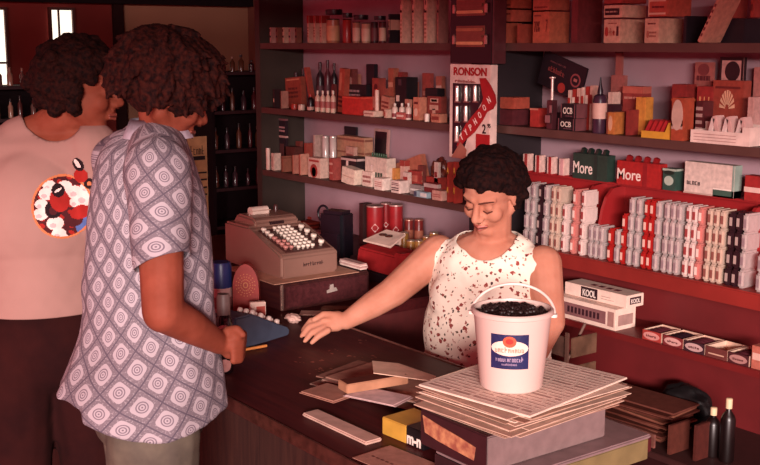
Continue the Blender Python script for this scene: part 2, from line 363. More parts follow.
lb(372, 386, 78, .09, .04, '#9c4036', 'red brown carton left of the small packets', (('r', .1, .6, .2, .5, '#c87a68'), ('o', .6, .75, .25, .1, '#5c1a1a')))
can(377, 4.5, 89, ZB, .05, '#e6b8a6', '#c04030', 'slim pink tube standing in front of the red brown carton', 'tube', 'tube')
lb(363.5, 383, 110.5, .01, .05, '#e8c0ac', 'flat white packet at the shelf edge', (('l', .1, .9, .3, .7, 1, '#a86058'),))
lb(384, 396, 109.5, .01, .05, '#e0b09c', 'flat pale packet, right neighbour of the white one', (('r', .2, .5, .2, .8, '#b04038'),))
lb(388, 399, 68, .14, .03, '#b05c48', 'upright orange carton at the back', (('r', .1, .9, .6, .7, '#d89078'),))
lb(398, 408, 72, .15, .03, '#8c3430', 'upright dark red carton at the back', (('r', .3, .6, .3, .9, '#b86054'),))
lb(380, 394, 96, .06, .03, '#c07a66', 'small orange packet with brown print', (('l', .1, .9, .2, .8, 3, '#803028'),), tilt=.12)
lb(395, 418, 77, .08, .06, '#120c12', 'black bag shaped carton with white tag', (('r', .12, .38, .40, .55, '#e0c0b0'), ('r', .3, .55, .8, .95, '#4a3036')))
for k, px in enumerate((395, 402, 408.5)): can(px, 6, 103, ZB, .03, '#e8c8b8', '#f4ddd0', 'tiny white bottle, '+['left', 'middle', 'right'][k]+' of three in front of the black bag', 'tiny_bottle', 'bottle', 'tiny white bottles', kind='bottle', band=('#8c3a3a', .1, .35))
lb(396, 412, 112, .01, .04, '#c4625a', 'flat rosy packet at the shelf edge', (('l', .1, .9, .2, .8, 1, '#f0c8b8'),))
lb(413, 427, 97, .03, .04, '#cf7f66', 'orange house shaped packet', (('o', .5, .35, .25, .18, '#e8b8a0'), ('r', .2, .8, .7, .8, '#6c2a24')))
lb(422, 434, 73, .16, .02, '#a84840', 'red card standing at the back right', (('r', .15, .85, .5, .6, '#d08878'),))
lb(425, 445, 88, .10, .04, '#1e1418', 'long black carton near the lighter rack', (('l', .1, .8, .4, .7, 1, '#886068'),))
lb(427, 447, 96, .06, .03, '#8c3c34', 'red brown carton with cream cross label', (('r', .25, .8, .75, .92, '#cf9c88'), ('r', .32, .72, .79, .88, '#7c2c28'), ('r', .2, .8, .45, .65, '#cf9c88'), ('r', .4, .6, .3, .5, '#cf9c88')))
lb(431, 447.5, 113.5, .01, .04, '#c87c64', 'flat orange packet at the right end', (('r', .1, .9, .3, .7, '#8c3a30'),))
can(427, 5, 113.5, ZB, .02, '#f0d4c6', '#e8c0b0', 'little white roll beside the flat orange packet', 'roll', 'roll')
# ---- left bay, lowest shelf
def lc(x0, x1, yt, dy, D, col, label, art=(), **k): return carton(x0, x1, yt, ZC, dy, D, col, label+' on the lowest left shelf', art=art, **k)
sg = lc(277, 288, 118, .10, .015, '#2a1620', 'tall dark sign card in a pale frame', (('r', 0, .12, 0, 1, '#c89c94'), ('r', .12, 1, .62, .66, '#c89c94'), ('l', .25, .9, .72, .86, 2, '#c08888'), ('r', .12, 1, .96, 1, '#8c5c60'), ('r', .3, .8, .25, .5, '#5c3030')), name='sign_card', cat='sign')
can(268, 4.5, 148, ZC, .02, '#eec9b8', '#f6dccf', 'white tube standing at the far left end of the lowest shelf', 'tube', 'tube')
lc(271, 281, 153, .02, .04, '#e8c2b0', 'cream carton with vertical print beside the white tube', (('r', .4, .55, .2, .8, '#b07068'),))
lc(281, 292, 156, .02, .05, '#9c5c48', 'plain brown carton', (('r', 0, 1, .86, .9, '#6c3428'),))
lc(292, 299, 155, .02, .05, '#c47a68', 'narrow salmon carton', (('r', .2, .8, .1, .9, '#b0604c'),))
lc(299, 308, 154, .02, .05, '#d8947e', 'narrow light salmon carton with red stripes', (('r', .2, .35, 0, 1, '#a03830'), ('r', .6, .75, 0, 1, '#a03830')))
lc(308, 329, 157, .02, .05, '#e6bcaa', 'red and white carton with arch print', (('o', .5, .35, .3, .34, '#b04038'), ('o', .5, .30, .18, .24, '#eac4b4'), ('r', .1, .9, .8, .9, '#b04038'), ('r', .42, .58, 0, .3, '#c87060')))
lc(329, 342, 158, .03, .05, '#a84a42', 'red carton with pale stripes', (('r', .1, .9, .7, .8, '#d89888'), ('r', .1, .9, .3, .36, '#d89888')))
lc(284, 303, 146, .10, .05, '#5c2a24', 'dark brown low carton behind the salmon ones', ())
lc(304, 313, 143, .10, .04, '#a4463a', 'rust coloured carton behind the striped one')
lc(313, 323, 135, .13, .05, '#c8a094', 'cream carton standing at the back')
for k, px in enumerate((325.5, 333)): can(px, 7, 136, ZC, .12, '#c8b4ac', '#f4e8e0', 'shiny silver cup, '+['left', 'right'][k]+' one of the pair on the lowest left shelf', 'silver_cup', 'cup', 'silver cups', shiny=.15)
lc(337, 373, 135, .15, .05, '#b88468', 'long tan carton at the back', (('r', 0, 1, .9, .95, '#8c5444'), ('r', 0, 1, .6, .64, '#8c5444')))
lc(341, 369, 156, .06, .07, '#241619', 'black tray with pale rim', (('r', 0, 1, .86, .95, '#c8a8a0'), ('r', .35, .48, .3, .85, '#e8c8bc')), name='tray', cat='tray')
fp = thing('framed_picture', 'small black picture in cream frame standing on the lowest left shelf', 'picture', tuple(on('y', YS+.22, 379, 150).xy)+(ZC,))
fp.rotation_euler.x = -.06
W = .055; Hp = on('y', YS+.22, 379, 129).z-ZC
box('frame', -W, W, 0, .012, 0, Hp, mat('#b88c84', .5), fp); box('picture_panel', -W+.012, W-.012, -.002, .001, .012, Hp-.012, mat('#1e1016', .4), fp, 0)
bm = bmesh.new()
for r, z in ((.020, .08), (.026, .062), (.02, .046)): add_box(bm, -r, r, -.003, -.001, z, z+.004)
bm_obj('motif', bm, mat('#a04848', .5), fp)
lc(344, 358, 126, .22, .01, '#1c141c', 'little black card above the tan carton')
cc = lc(341, 363, 167, .01, .05, '#eccfba', 'cream folded open carton tipped at the shelf edge', (('r', .1, .9, .45, .5, '#c89c88'),)); cc.rotation_euler.y = .12
gr = lc(365, 396, 156, .05, .05, '#dcc0b0', 'white candy carton with a row of green tops', (('l', .1, .8, .2, .6, 1, '#3a4a3a'), ('r', 0, 1, .02, .12, '#8a6a60')))
bm = bmesh.new()
for k in range(7): add_lathe(bm, [(0, 0), (.004, 0), (.004, .014), (.0015, .018), (0, .018)], (-.05+k*.0165, .02, on('y', YS+.05, 365, 156).z-ZC), 8)
bm_obj('green_top', bm, mat('#3c5a44', .4), gr)
lg2 = lc(396, 431, 163, .12, .03, '#b86a52', 'long slanted candy bar display with dark bars', (), name='candy_display', cat='display')
lg2.rotation_euler.y = -.32; lg2.location.z += .025
bm = bmesh.new()
for k in range(8): add_box(bm, -.075+k*.018, -.065+k*.018, -.004, .03, .012, .046, 0, 0)
bm_obj('candy_bar', bm, mat('#5c2420', .4), lg2)
box('price_strip', -.078, .07, -.006, -.001, .0, .008, mat('#e8c4b0', .5), lg2, 0)
# orange bag, a crumpled shape
def crumple(name, c, r, m, label, cat, amp=.25, seed=0):
    bm = bmesh.new(); bmesh.ops.create_icosphere(bm, subdivisions=4, radius=1)
    for v in bm.verts:
        n = 1+amp*noise.noise(v.co*2.2+Vector((seed, 0, 0)))+amp*.4*noise.noise(v.co*6+Vector((seed, 3, 0)))
        v.co = Vector((v.co.x*r[0]*n, v.co.y*r[1]*n, v.co.z*r[2]*n))
    z0 = min(v.co.z for v in bm.verts)
    for v in bm.verts: v.co.z = max(v.co.z-z0, 0.0) if v.co.z-z0 > .006 else 0
    o = bm_obj(name, bm, m, None, c, True); return tag(o, label, cat)
p = on('y', YS+.19, 440, 160); crumple('candy_bag', (p.x, YS+.19, ZC), (.042, .035, .06), mat('#8c3a28', .35, 0, .3, 30, '#3a1a1c'), 'crumpled rust and dark candy bag near the right end of the lowest left shelf', 'bag', .3, 2)
lc(362, 379, 171, .03, .04, '#e8c8b8', 'white printed carton left of the large white ones', (('l', .1, .9, .2, .8, 2, '#9c6058'),))
can(373.5, 5, 165, ZC, .06, '#e8d0c4', '#ffffff', 'tiny jar with white cap on the lowest left shelf', 'tiny_jar', 'jar')
lc(374, 392, 177.5, .0, .05, '#efd2c4', 'large white carton with pink print at the shelf edge', (('l', .12, .88, .25, .75, 3, '#c08078'),))
lc(391, 409, 180, .0, .05, '#ecccc0', 'large white carton with dark print at the shelf edge', (('l', .1, .9, .15, .5, 2, '#4a2a30'), ('l', .1, .9, .6, .85, 2, '#6a3a40')))
lc(385, 401, 167, .08, .03, '#d08848', 'yellow orange packet behind the white cartons')
lc(400, 410, 160, .09, .03, '#d8a898', 'pale packet with red edge behind the white cartons', (('r', 0, 1, .8, 1, '#a03830'),))
lc(408, 426, 170, .08, .04, '#a83a34', 'red tin shaped carton', (('r', .1, .9, .5, .8, '#c86858'),))
lc(410, 428, 184, .03, .03, '#9a8a86', 'grey silver packet', (('r', .05, .95, .4, .6, '#e8e0d8'),))
lc(414, 433, 190.5, .0, .03, '#9cb0b8', 'pale blue and white packet at the shelf edge', (('r', .5, .95, .2, .8, '#e8dcd8'), ('r', 0, .2, .1, .9, '#4a4a60')))
lc(434, 441, 162, .05, .015, '#e0bcb0', 'small white card with red lettering', (('l', .2, .8, .2, .8, 2, '#902c2c'),))
lc(426, 447, 176, .05, .04, '#a4342c', 'long red carton', (('r', .05, .95, .4, .55, '#d88070'),))
lc(432, 449, 190, .0, .04, '#dca090', 'pink slab shaped packet', (('l', .1, .9, .3, .7, 2, '#b06058'),))
lc(424, 441, 182, .02, .02, '#7c2c2c', 'dark red packet with ribbed silver edge', (('r', 0, 1, .7, .95, '#c8a8a0'),))
for k, (a_, b_) in enumerate(((447, 453), (453.5, 462))):
    lc(a_, b_, 162, -.0, .04, '#a8342a', 'tall red carton with yellow crescents, '+['left', 'right'][k]+' one,', (('o', .5, .78, .3, .09, '#e0a040'), ('o', .5, .70, .2, .06, '#a8342a'), ('o', .5, .3, .3, .09, '#e0a040'), ('o', .5, .22, .2, .06, '#a8342a')), group='red cartons with yellow crescents')

# smaller packets filling the gaps
for fn, x0, x1, yt, dy, c, c2_, l in ((lb, 274, 282, 98, .07, '#8c3c34', '#d89888', 'small rust packet behind the narrow dark carton'), (lb, 331, 337, 84, .06, '#6c2c2a', '#c08878', 'slim maroon packet right of the cream bottles'), (lb, 354, 362, 74, .17, '#b8705c', '#6c2a24', 'salmon card leaning behind the black carton'),
        (lb, 379, 388, 88, .12, '#a0483c', '#e0b0a0', 'rust packet with pale stripe, behind the pink tube'), (lb, 404, 412, 99, .05, '#c8806c', '#7c3028', 'salmon packet before the black bag'), (lb, 411, 420, 82, .16, '#9c5044', '#d8a898', 'dusty red packet behind the house shaped one'), (lb, 437, 447, 76, .17, '#b86a58', '#e0b0a0', 'orange card at far right back'),
        (lc, 345, 357, 146, .11, '#c09080', '#8c4c44', 'dusty pink packet behind the black tray'), (lc, 296, 304, 141, .15, '#7c3c34', '#c08878', 'small rust packet at the back'), (lc, 378, 388, 162, .13, '#d8a898', '#8c3434', 'pale packet behind the green tops'), (lc, 403, 412, 172, .05, '#e0c0b4', '#a83a34', 'small white packet with red stripe'), (lc, 418, 427, 165, .10, '#7c3a34', '#d8a080', 'maroon packet behind the red tin shaped one')):
    fn(x0, x1, yt, dy, .02, c, l, (('r', .1, .9, .62, .78, c2_), ('l', .15, .85, .15, .5, 2, c2_)), name='packet', cat='packet', tilt=random.uniform(-.06, .06))
# ---- right bay, top shelf
def ra(x0, x1, yt, dy, D, col, label, art=(), **k): return carton(x0, x1, yt, ZA, dy, D, col, label+' on the right top shelf', art=art, **k)
ra(500, 517, 23, .02, .10, '#c05a44', 'small orange carton at bottom left', (('l', .1, .9, .6, .8, 1, '#8c3028'),))
ra(517, 532, 24, .02, .10, '#b04c3c', 'small plain orange carton beside the 70 percent box')
ra(500, 532, 10, .02, .10, '#c4604c', 'wide orange carton resting on two small ones', (('l', .2, .9, .5, .8, 1, '#7c2a24'),), zlift=on('y', YS+.02, 500, 22.6).z-ZA+.003)
ra(500, 532, -4, .02, .10, '#b8543f', 'wide orange carton topmost in the left stack', (('l', .2, .9, .1, .4, 1, '#7c2a24'),), zlift=on('y', YS+.02, 500, 9.6).z-ZA+.004)
ra(533, 570, 12, .02, .10, '#cc6a4e', 'orange carton printed 70 percent', (('t', '70%', .1, .45, .35, .7, '#7c2a24'), ('t', '7', .8, .92, .35, .75, '#7c2a24'), ('r', .1, .5, .85, .9, '#8c3a30')))
ra(533, 570, -4, .02, .10, '#c0604a', 'orange carton stacked on the 70 percent box', (('l', .1, .9, .1, .3, 1, '#8c3028'),), zlift=on('y', YS+.02, 533, 11.7).z-ZA+.004)
ra(572, 603, -5, .05, .12, '#7a2e30', 'large plain dark red carton')
ra(604, 645, 19.5, .01, .12, '#dca088', 'white carton with red oval letters', (('o', .2, .48, .1, .2, '#b03830'), ('g', 6, .28, .74, .32, .64, '#b03830'), ('r', .8, .92, .3, .7, '#4a1a20'), ('l', .3, .8, .78, .88, 1, '#a86050')), name='carton')
ra(604, 647, 5.5, .01, .12, '#e2a890', 'white carton with black name band', (('r', .08, .86, .2, .75, '#2c1016'), ('l', .12, .75, .35, .6, 1, '#c09080')), zlift=on('y', YS+.01, 604, 19).z-ZA+.004)
ra(604, 647, -5, .01, .12, '#a83a34', 'red carton topmost above the black band carton', (), zlift=on('y', YS+.01, 604, 5).z-ZA+.004)
ra(645, 684, 18.5, .01, .12, '#d89c84', 'white carton with handwriting like print', (('l', .25, .8, .72, .85, 1, '#7c3a34'), ('o', .25, .35, .08, .15, '#b06050'), ('l', .35, .85, .2, .5, 2, '#a06050')))
ra(649, 692, -2, .01, .12, '#c05040', 'red and orange striped carton on the handwriting carton', (('r', .05, .95, .1, .2, '#e8b098'), ('r', .05, .95, .8, .9, '#e8b098'), ('l', .2, .85, .4, .6, 1, '#6c1c1c'), ('r', 0, .04, 0, 1, '#e8b098')), zlift=on('y', YS+.01, 645, 18).z-ZA+.004)
ra(684, 702, 16, .03, .10, '#1c1018', 'black carton')
ln = ra(699, 708, -6, .0, .10, '#c8806c', 'pale narrow carton leaning over to the right', (('l', .3, .7, .1, .9, 6, '#6c2a2a'),)); ln.rotation_euler.y = .48; ln.location.z += .003
ra(718, 765, 19, .11, .10, '#22101a', 'wide black carton at the right end')
ra(729, 747, -5, .12, .08, '#a8382f', 'small red carton left one on the wide black carton', (('r', .2, .7, .3, .6, '#6c1c1c'),), zlift=on('y', YS+.11, 718, 19).z-ZA+.003)
ra(751, 769, -5, .12, .08, '#a8382f', 'small red carton right one on the wide black carton', (('r', .2, .7, .3, .6, '#6c1c1c'),), zlift=on('y', YS+.11, 718, 19).z-ZA+.003)
# ---- right bay, second shelf
def rb(x0, x1, yt, dy, D, col, label, art=(), **k): return carton(x0, x1, yt, ZR, dy, D, col, label+' on the right second shelf', art=art, **k)
rb(499, 529, 109, .03, .08, '#5c2228', 'dark red carton at the left end')
rb(500, 530, 97, .03, .08, '#b8523f', 'flat orange carton stacked on the dark red one', (), zlift=on('y', YS+.03, 499, 109).z-ZR+.003)
rb(530, 549, 108, .05, .05, '#b0302a', 'bright red carton left of the silver razor', (('r', 0, .9, .9, 1, '#d8806c'),))
# tilted black sign card
p = on('y', YS+.12, 563, 76)
sc = thing('sign_card', 'black tilted sign card with round red emblem leaning behind the rolling papers', 'sign', (p.x, YS+.12, ZR))
hh = p.z-ZR; T = frontM(0, 0, hh, 0, -.30)
WW = .109
scc = prism('card', rect(-WW, WW, -.062, .062), T, .006, mat('#150f18', .5), sc)
def T2(x, y, z=.0065): return T @ Matrix.Translation((x, y, z))
prism('emblem_ring', oval(.024, .024), T2(.068, .006), .0006, mat('#9a4a4c', .5), scc); prism('emblem', oval(.018, .018), T2(.068, .006, .007), .0006, mat('#20121a', .5), scc)
prism('emblem_bar', rect(-.008, .008, -.004, .006), T2(.068, .006, .0076), .0006, mat('#b86a64', .5), scc)
glyphs('lettering', 7, .085, .020, mat('#9a4440', .5), scc, T2(-.03, .008, .0062), seed=3); glyphs('lettering', 12, .08, .008, mat('#7a4448', .5), scc, T2(-.03, .035, .0062), seed=4)
prism('red_disc', oval(.018, .018), T2(.012, -.04), .0006, mat('#a8322c', .5), sc)
box('stand', -.05, .05, .0, .03, 0, .05, mat('#150f18', .5), sc)
# silver razor standing on a cartridge
p = on('y', YS+.03, 552, 100)
rz_ = thing('safety_razor', 'silver handled razor standing upright in a dark holder left of the rolling papers', 'razor', (p.x, YS+.03, ZR))
zt = on('y', YS+.03, 552, 77).z-ZR; zm = on('y', YS+.03, 552, 100).z-ZR
lathe('handle', [(0, zm-.01), (.005, zm-.01), (.005, zt-.006), (.0115, zt-.004), (.0115, zt), (0, zt+.003)], mat('#f2dcd0', .2, .5), rz_)
box('holder', -.014, .014, -.012, .014, 0, zm, mat('#54282e', .35, .2), rz_); box('clip', -.018, .01, -.016, -.012, .02, .05, mat('#a88888', .3, .6), rz_); box('clip', .002, .018, -.016, -.012, .055, .085, mat('#a88888', .3, .6), rz_)
for k, (x0, x1, yt, yb_) in enumerate(((558, 587, 118, 0), (561, 588, 103.5, 117.5))):
    zl = 0 if k == 0 else on('y', YS+.02, 558, 118).z-ZR+.002
    rb(x0, x1, yt, .02, .06, '#140e14', ['lower', 'upper'][k]+' black rolling paper carton lettered OCB', (('t', 'OCB', .18, .8, .3, .75, '#f0dccc'), ('r', .02, .06, 0, 1, '#7c4448'), ('r', .92, .96, 0, 1, '#7c4448'), ('l', .35, .8, .1, .2, 1, '#805058')), name='rolling_paper_carton', group='OCB rolling paper cartons', zlift=zl)
for k in range(6):
    rb(568+k*4.4, 572.6+k*4.4, 90-k*.9, .09, .03, ['#e8c0b0', '#b03028', '#e0a898'][k % 3], 'small upright packet, '+['first', 'second', 'third', 'fourth', 'fifth', 'sixth'][k]+' from left behind the OCB cartons', (('r', .1, .9, .6, .8, ['#b03028', '#f0d0c0', '#8c2020'][k % 3]),), name='small_packet', cat='packet', group='small packets behind the OCB cartons')
# dark spouted bottle
p = on('y', YS+.03, 600, 100); r = .0235; Hb = on('y', YS+.03, 600, 77).z-ZR
bo = thing('spout_bottle', 'dark purple spouted bottle with cream label right of the OCB cartons', 'bottle', (p.x, YS+.03, ZR))
lathe('body', [(0, 0), (r*.95, 0), (r, .005), (r, Hb*.60), (r*.8, Hb*.67), (r*.4, Hb*.70), (0, Hb*.70)], mat('#3c2434', .25), bo)
lathe('spout', [(0, Hb*.68), (r*.42, Hb*.68), (r*.4, Hb*.76), (r*.2, Hb*.86), (r*.08, Hb), (0, Hb)], mat('#1e1420', .35), bo)
lathe('paper_label', [(r*.9, Hb*.26), (r+.001, Hb*.26), (r+.001, Hb*.54), (r*.9, Hb*.54)], mat('#d8a898', .6), bo)
rb(608, 621, 92, .10, .04, '#e0b4a4', 'white carton behind the spouted bottle')
fg = rb(611, 628, 75, .17, .015, '#a86058', 'pink cut out display card shaped like a standing figure', (('r', .1, .9, .45, .55, '#6c3034'),), name='display_card', cat='card')
pz = on('y', YS+.17, 611, 75).z-ZR; pt = on('y', YS+.17, 619, 52).z-ZR
box('card_top', -.014, .014, 0, .012, pz, pt, mat('#a05850', .6), fg); box('card_outline', -.017, .017, -.001, .003, pt-.004, pt+.002, mat('#5c2830', .6), fg, 0)
rb(607, 625, 112, .02, .05, '#c07038', 'orange carton with pale face print', (('o', .5, .5, .25, .35, '#d8a080'), ('r', 0, .2, 0, 1, '#7c3828')))
rb(606, 622, 104, .08, .04, '#3a1820', 'low dark carton behind the orange face carton')
rb(626, 640, 110, .03, .06, '#8c2c28', 'square red carton')
rb(623, 652, 86, .13, .05, '#9c3a34', 'long red carton at the back', (('r', 0, 1, .85, 1, '#c06050'), ('l', .1, .9, .7, .8, 1, '#d08878')))
yb = rb(636, 654, 97, .08, .04, '#d88a3c', 'yellow orange fluted basket', (), name='basket', cat='basket')
yt_ = thing('candy_tray', 'yellow tray with red wrapped bars on the right second shelf', 'tray', (on('y', YS+.01, 656, 128).x, YS+.01, ZR))
prism('tray_side', [(-.058, 0), (.056, 0), (.056, .052), (.048, .052), (.035, .022), (-.058, .022)], frontM(0, .002, 0), .002, mat('#dc9a34', .5), yt_)
prism('tray_side', [(-.058, 0), (.056, 0), (.056, .052), (.048, .052), (.035, .022), (-.058, .022)], frontM(0, .062, 0), .002, mat('#dc9a34', .5), yt_)
box('tray_floor', -.058, .056, .002, .062, 0, .004, mat('#dc9a34', .5), yt_, 0)
for k in range(5):
    M_ = Matrix.Translation((-.042+k*.02, .03, .026)) @ Matrix.Rotation(.5, 4, 'Y')
    box('wrapped_bar', -.006, .006, -.024, .024, -.02, .034, mat('#b02a2c', .3), yt_, .002, M=M_)
sb = rb(672, 695, 97.5, .0, .05, '#a8452c', 'orange brown carton with arched sunburst print', (('o', .5, .60, .44, .36, '#caa090'), ('r', .06, .94, .27, .6, '#b88c80'), ('f', .5, .3, 8, .6, '#7a3024')), name='sunburst_carton')
rb(672, 697, 84, .12, .05, '#8c2a26', 'dark red carton with gold line at the back', (('r', 0, 1, .68, .72, '#e08850'),))
rb(697, 722, 86, .14, .05, '#9c2c28', 'red carton with gilt stripes at the back', (('r', .2, .3, .5, .8, '#e09060'), ('r', .5, .56, .5, .8, '#e09060'), ('r', .8, .86, .5, .8, '#e09060')))
rb(695, 716, 62, .20, .012, '#a85c54', 'cut out card with lettering standing highest at the back', (('l', .15, .85, .72, .85, 1, '#5c2428'), ('l', .15, .85, .6, .66, 1, '#5c2428'), ('o', .5, .9, .3, .08, '#7c3838')), name='display_card', cat='card')
rb(720, 747, 57, .19, .012, '#c88c84', 'white card with black shield badge', (('r', .02, .98, .96, 1, '#2a1418'), ('r', .02, .1, .5, .96, '#2a1418'), ('r', .9, .98, .5, .96, '#2a1418'), ('o', .55, .83, .3, .12, '#2a1418'), ('r', .5, .6, .74, .92, '#c88c84')), name='badge_card', cat='card')
rb(713, 752, 80, .15, .04, '#9c3f30', 'wide brown carton with sunburst rays at the back', (('f', .5, .52, 9, .32, '#e0a888'), ('r', .1, .9, .86, .9, '#6c2420')), name='sunburst_carton')
rb(696, 714, 101, .07, .05, '#5c1e22', 'dark red carton with white specks', (('l', .1, .9, .2, .9, 4, '#c09088'),))
wc = thing('open_carton', 'white open carton full of pale packets at right end of second shelf', 'box', (on('y', YS-.0, 722, 130).x, YS, ZR))
prism('front_panel', [(-.112, 0), (.095, 0), (.095, .055), (.07, .055), (.07, .038), (-.112, .038)], frontM(0, .003, 0), .003, mat('#eac8bc', .6), wc)
prism('back_panel', [(-.112, 0), (.095, 0), (.095, .06), (-.112, .06)], frontM(0, .073, 0), .003, mat('#eac8bc', .6), wc)
box('carton_floor', -.11, .094, .003, .07, 0, .003, mat('#eac8bc', .6), wc, 0); box('side_panel', .092, .095, .003, .07, .003, .055, mat('#e8c4b8', .6), wc, 0); box('side_panel', -.112, -.109, .003, .07, .003, .038, mat('#e8c4b8', .6), wc, 0)
bm = bmesh.new()
for k in range(3): add_box(bm, -.10+0*k, .05, -.0012, .0, .008+k*.009, .010+k*.009)
bm_obj('fine_print', bm, mat('#b88880', .6), wc)
for k in range(6):
    box('pale_packet', -.008, .008, -.02, .02, -.02, .045, mat(['#e8c8c0', '#d8a8a0'][k % 2], .4), wc, .002, M=Matrix.Translation((-.055+k*.024, .035, .032+.006*(k % 2))) @ Matrix.Rotation(.25*(-1)**k, 4, 'Y'))
rb(748, 764, 97, .10, .05, '#c8938a', 'pale pink carton cut by the picture edge')
rb(754, 768, 67, .2, .012, '#b8746c', 'tall pale card at the right edge', name='display_card', cat='card')

# ================================================================== CIGARETTE DISPLAY on the ledge
dp = thing('pack_display', 'long red cigarette pack rack with curved dividers standing on the red ledge', 'rack', (-2.175, YS+.06, ZL))
rk = mat('#9a2022', .45, 0, .1, 5)
box('back_panel', -.80, .82, .09, .102, 0, .235, rk, dp, .001); box('header', -.80, .82, .06, .102, .2355, .243, rk, dp, .001)
def divx(px): return on('y', YS+.05, px, 215).x+2.175
for px in (583.5, 602, 745.5):
    x = divx(px); prof = [(0, 0)]+[(-.045*math.sin(t)**.8 if t < 1.6 else -.045, .0) for t in ()]
    pts = [(.09, 0), (-.015, 0), (-.03, .03), (-.03, .10), (-.018, .16), (.0, .20), (.03, .228), (.09, .235)]
    prism('curved_divider', pts, sideM(x, 0, 0), .012, rk, dp)
PW, PH, PD = .0225, .0555, .07
packcols = {'silver': ('#c8b4b0', '#94787c'), 'white': ('#d8bcb4', '#9c3c3c'), 'red': ('#a8221f', '#e8b8a8'), 'dark': ('#3c2228', '#b49890'), 'cream': ('#c8aa98', '#8c5048'), 'rose': ('#c87870', '#f0d0c4')}
protos = {}
bevel_cache = {}
def make_pack(kind, label, group):
    if kind not in protos:
        a_, b_ = packcols[kind]
        bm = bmesh.new(); add_box(bm, -PW/2+.0004, PW/2-.0004, 0, PD, 0, PH-.0006, .006)
        me = bpy.data.meshes.new('wrapper'); bmesh.ops.recalc_face_normals(bm, faces=bm.faces); bm.to_mesh(me); bm.free(); me.materials.append(mat(a_, .2, .35 if kind in ('silver', 'dark') else .1, .06, 60))
        bm = bmesh.new(); add_box(bm, -PW/2+.0065, PW/2-.0065, -.0005, .001, PH*.25, PH*.7)
        me2 = bpy.data.meshes.new('tax_stamp'); bmesh.ops.recalc_face_normals(bm, faces=bm.faces); bm.to_mesh(me2); bm.free(); me2.materials.append(mat(b_, .4))
        protos[kind] = (me, me2)
    me, me2 = protos[kind]
    t = thing('cigarette_pack', label, 'cigarette pack', (0, 0, 0), 0, group)
    link('wrapper', me, t); link('tax_stamp', me2, t); return t
STACKS = [('left of the curved dividers', [(521, 532, 4, 'silver'), (534, 545, 4, 'dark'), (547, 557, 4, 'cream'), (557.5, 565.5, 3, 'white'), (567, 575, 4, 'rose'), (576, 583, 4, 'white')]),
          ('between the curved dividers', [(586, 600, 2, 'silver')]),
          ('right of the curved dividers', [(605, 618, 2, 'red'), (613, 619, 3, 'red'), (621, 637, 4, 'silver'), (639, 656, 4, 'red'), (658.5, 677, 4, 'silver'), (680, 697.5, 4, 'white'), (701, 720, 4, 'cream'), (722.5, 743, 4, 'dark')]),
          ('at the right picture edge', [(753, 770, 2, 'silver')])]
ORD = ['first', 'second', 'third', 'fourth', 'fifth', 'sixth', 'seventh', 'eighth', 'ninth', 'tenth', 'eleventh', 'twelfth', 'thirteenth', 'fourteenth', 'fifteenth', 'sixteenth', 'seventeenth', 'eighteenth', 'nineteenth', 'twentieth', 'twenty-first', 'twenty-second', 'twenty-third', 'twenty-fourth', 'twenty-fifth', 'twenty-sixth', 'twenty-seventh', 'twenty-eighth', 'twenty-ninth', 'thirtieth']
RN = ['bottom', 'second', 'third', 'top']
for sec, cols_ in STACKS:
    prevx = -9
    for si, (x0, x1, rows, kd) in enumerate(cols_):
        py = 240+(x0-521)*.19; Y = YS-.012
        X0 = max(prevx, on('y', Y, x0, py).x); X1 = on('y', Y, x1, py+3).x; n = max(1, int((X1-X0+.006)/PW)); pitch = (X1-X0)/n
        if pitch < PW: pitch = PW+.0003
        prevx = X0+n*pitch
        for c in range(n):
            k2 = kd if (c != n-1 or n < 2) else {'silver': 'silver', 'dark': 'silver', 'cream': 'cream', 'white': 'rose', 'rose': 'red', 'red': 'silver'}[kd]
            pos = 'only' if n == 1 else (['left', 'right'][c] if n == 2 else ['left', 'middle', 'right', 'far right'][c])
            for q in range(rows):
                if sec.startswith('left') and kd == 'white' and q >= 3 and c: continue
                t = make_pack(k2, '%s cigarette pack, %s layer, %s, in the %s stack %s' % (k2, RN[q], pos, ORD[si], sec), 'cigarette packs on the red ledge')
                t.location = (X0+(c+.5)*pitch, Y+.003*q+random.uniform(0, .002), ZL+q*PH); t.rotation_euler.z = random.uniform(-.02, .02)
# cartons standing on the rack header
zh = ZL+.243
def rh(x0, x1, yt, dy, D, col, label, art=(), **k): return carton(x0, x1, yt, zh, dy, D, col, label+' on top of the red pack rack', art=art, zlift=.001, **k)
for k in range(4):
    rh(523+k*12, 534+k*12, 153.5+k*1.6, .10, .03, '#e4b8ac', 'red and white striped carton, '+['first', 'second', 'third', 'fourth'][k]+' of four', (('r', .35, .85, .05, 1, ['#a83a38', '#a8282a', '#a8282a', '#dca0a0'][k]), ('r', 0, 1, 0, .06, '#a8282a')), name='striped_carton', group='striped cartons above the packs')
def more(x0, x1, yt, col, l, dark):
    o = rh(x0, x1, yt, .10, .04, col, l, (('t', 'More', .03, .58, .22, .68, '#f4d8cc'), ('r', .62, .72, .0, .98, dark)), name='cigarette_display_box')
    z = on('y', YS+.10, x0, yt).z-zh-.001; W_ = on('y', YS+.14, x1, yt).x-on('y', YS+.10, x0, yt).x
    for q in range(4):
        M_ = Matrix.Translation((-W_*.32+q*W_*.21, .012, z-.003)) @ Matrix.Rotation(.35, 4, 'Y')
        box('protruding_pack', -.009, .009, 0, .018, 0, .022, mat(dark, .35), o, .003, M=M_)
more(573, 616, 152.5, '#24382f', 'dark green carton lettered More with packs sticking up', '#1c2c26')
more(617, 668, 160, '#a8201e', 'bright red carton lettered More with packs sticking up', '#8c1a1c')
rh(663, 684, 168, .10, .04, '#2f4a40', 'dark green carton with pale flower burst', (('o', .5, .45, .35, .22, '#b0b8a8'), ('o', .5, .82, .4, .10, '#18281f'), ('r', 0, 1, .9, 1, '#a8b0a0')))
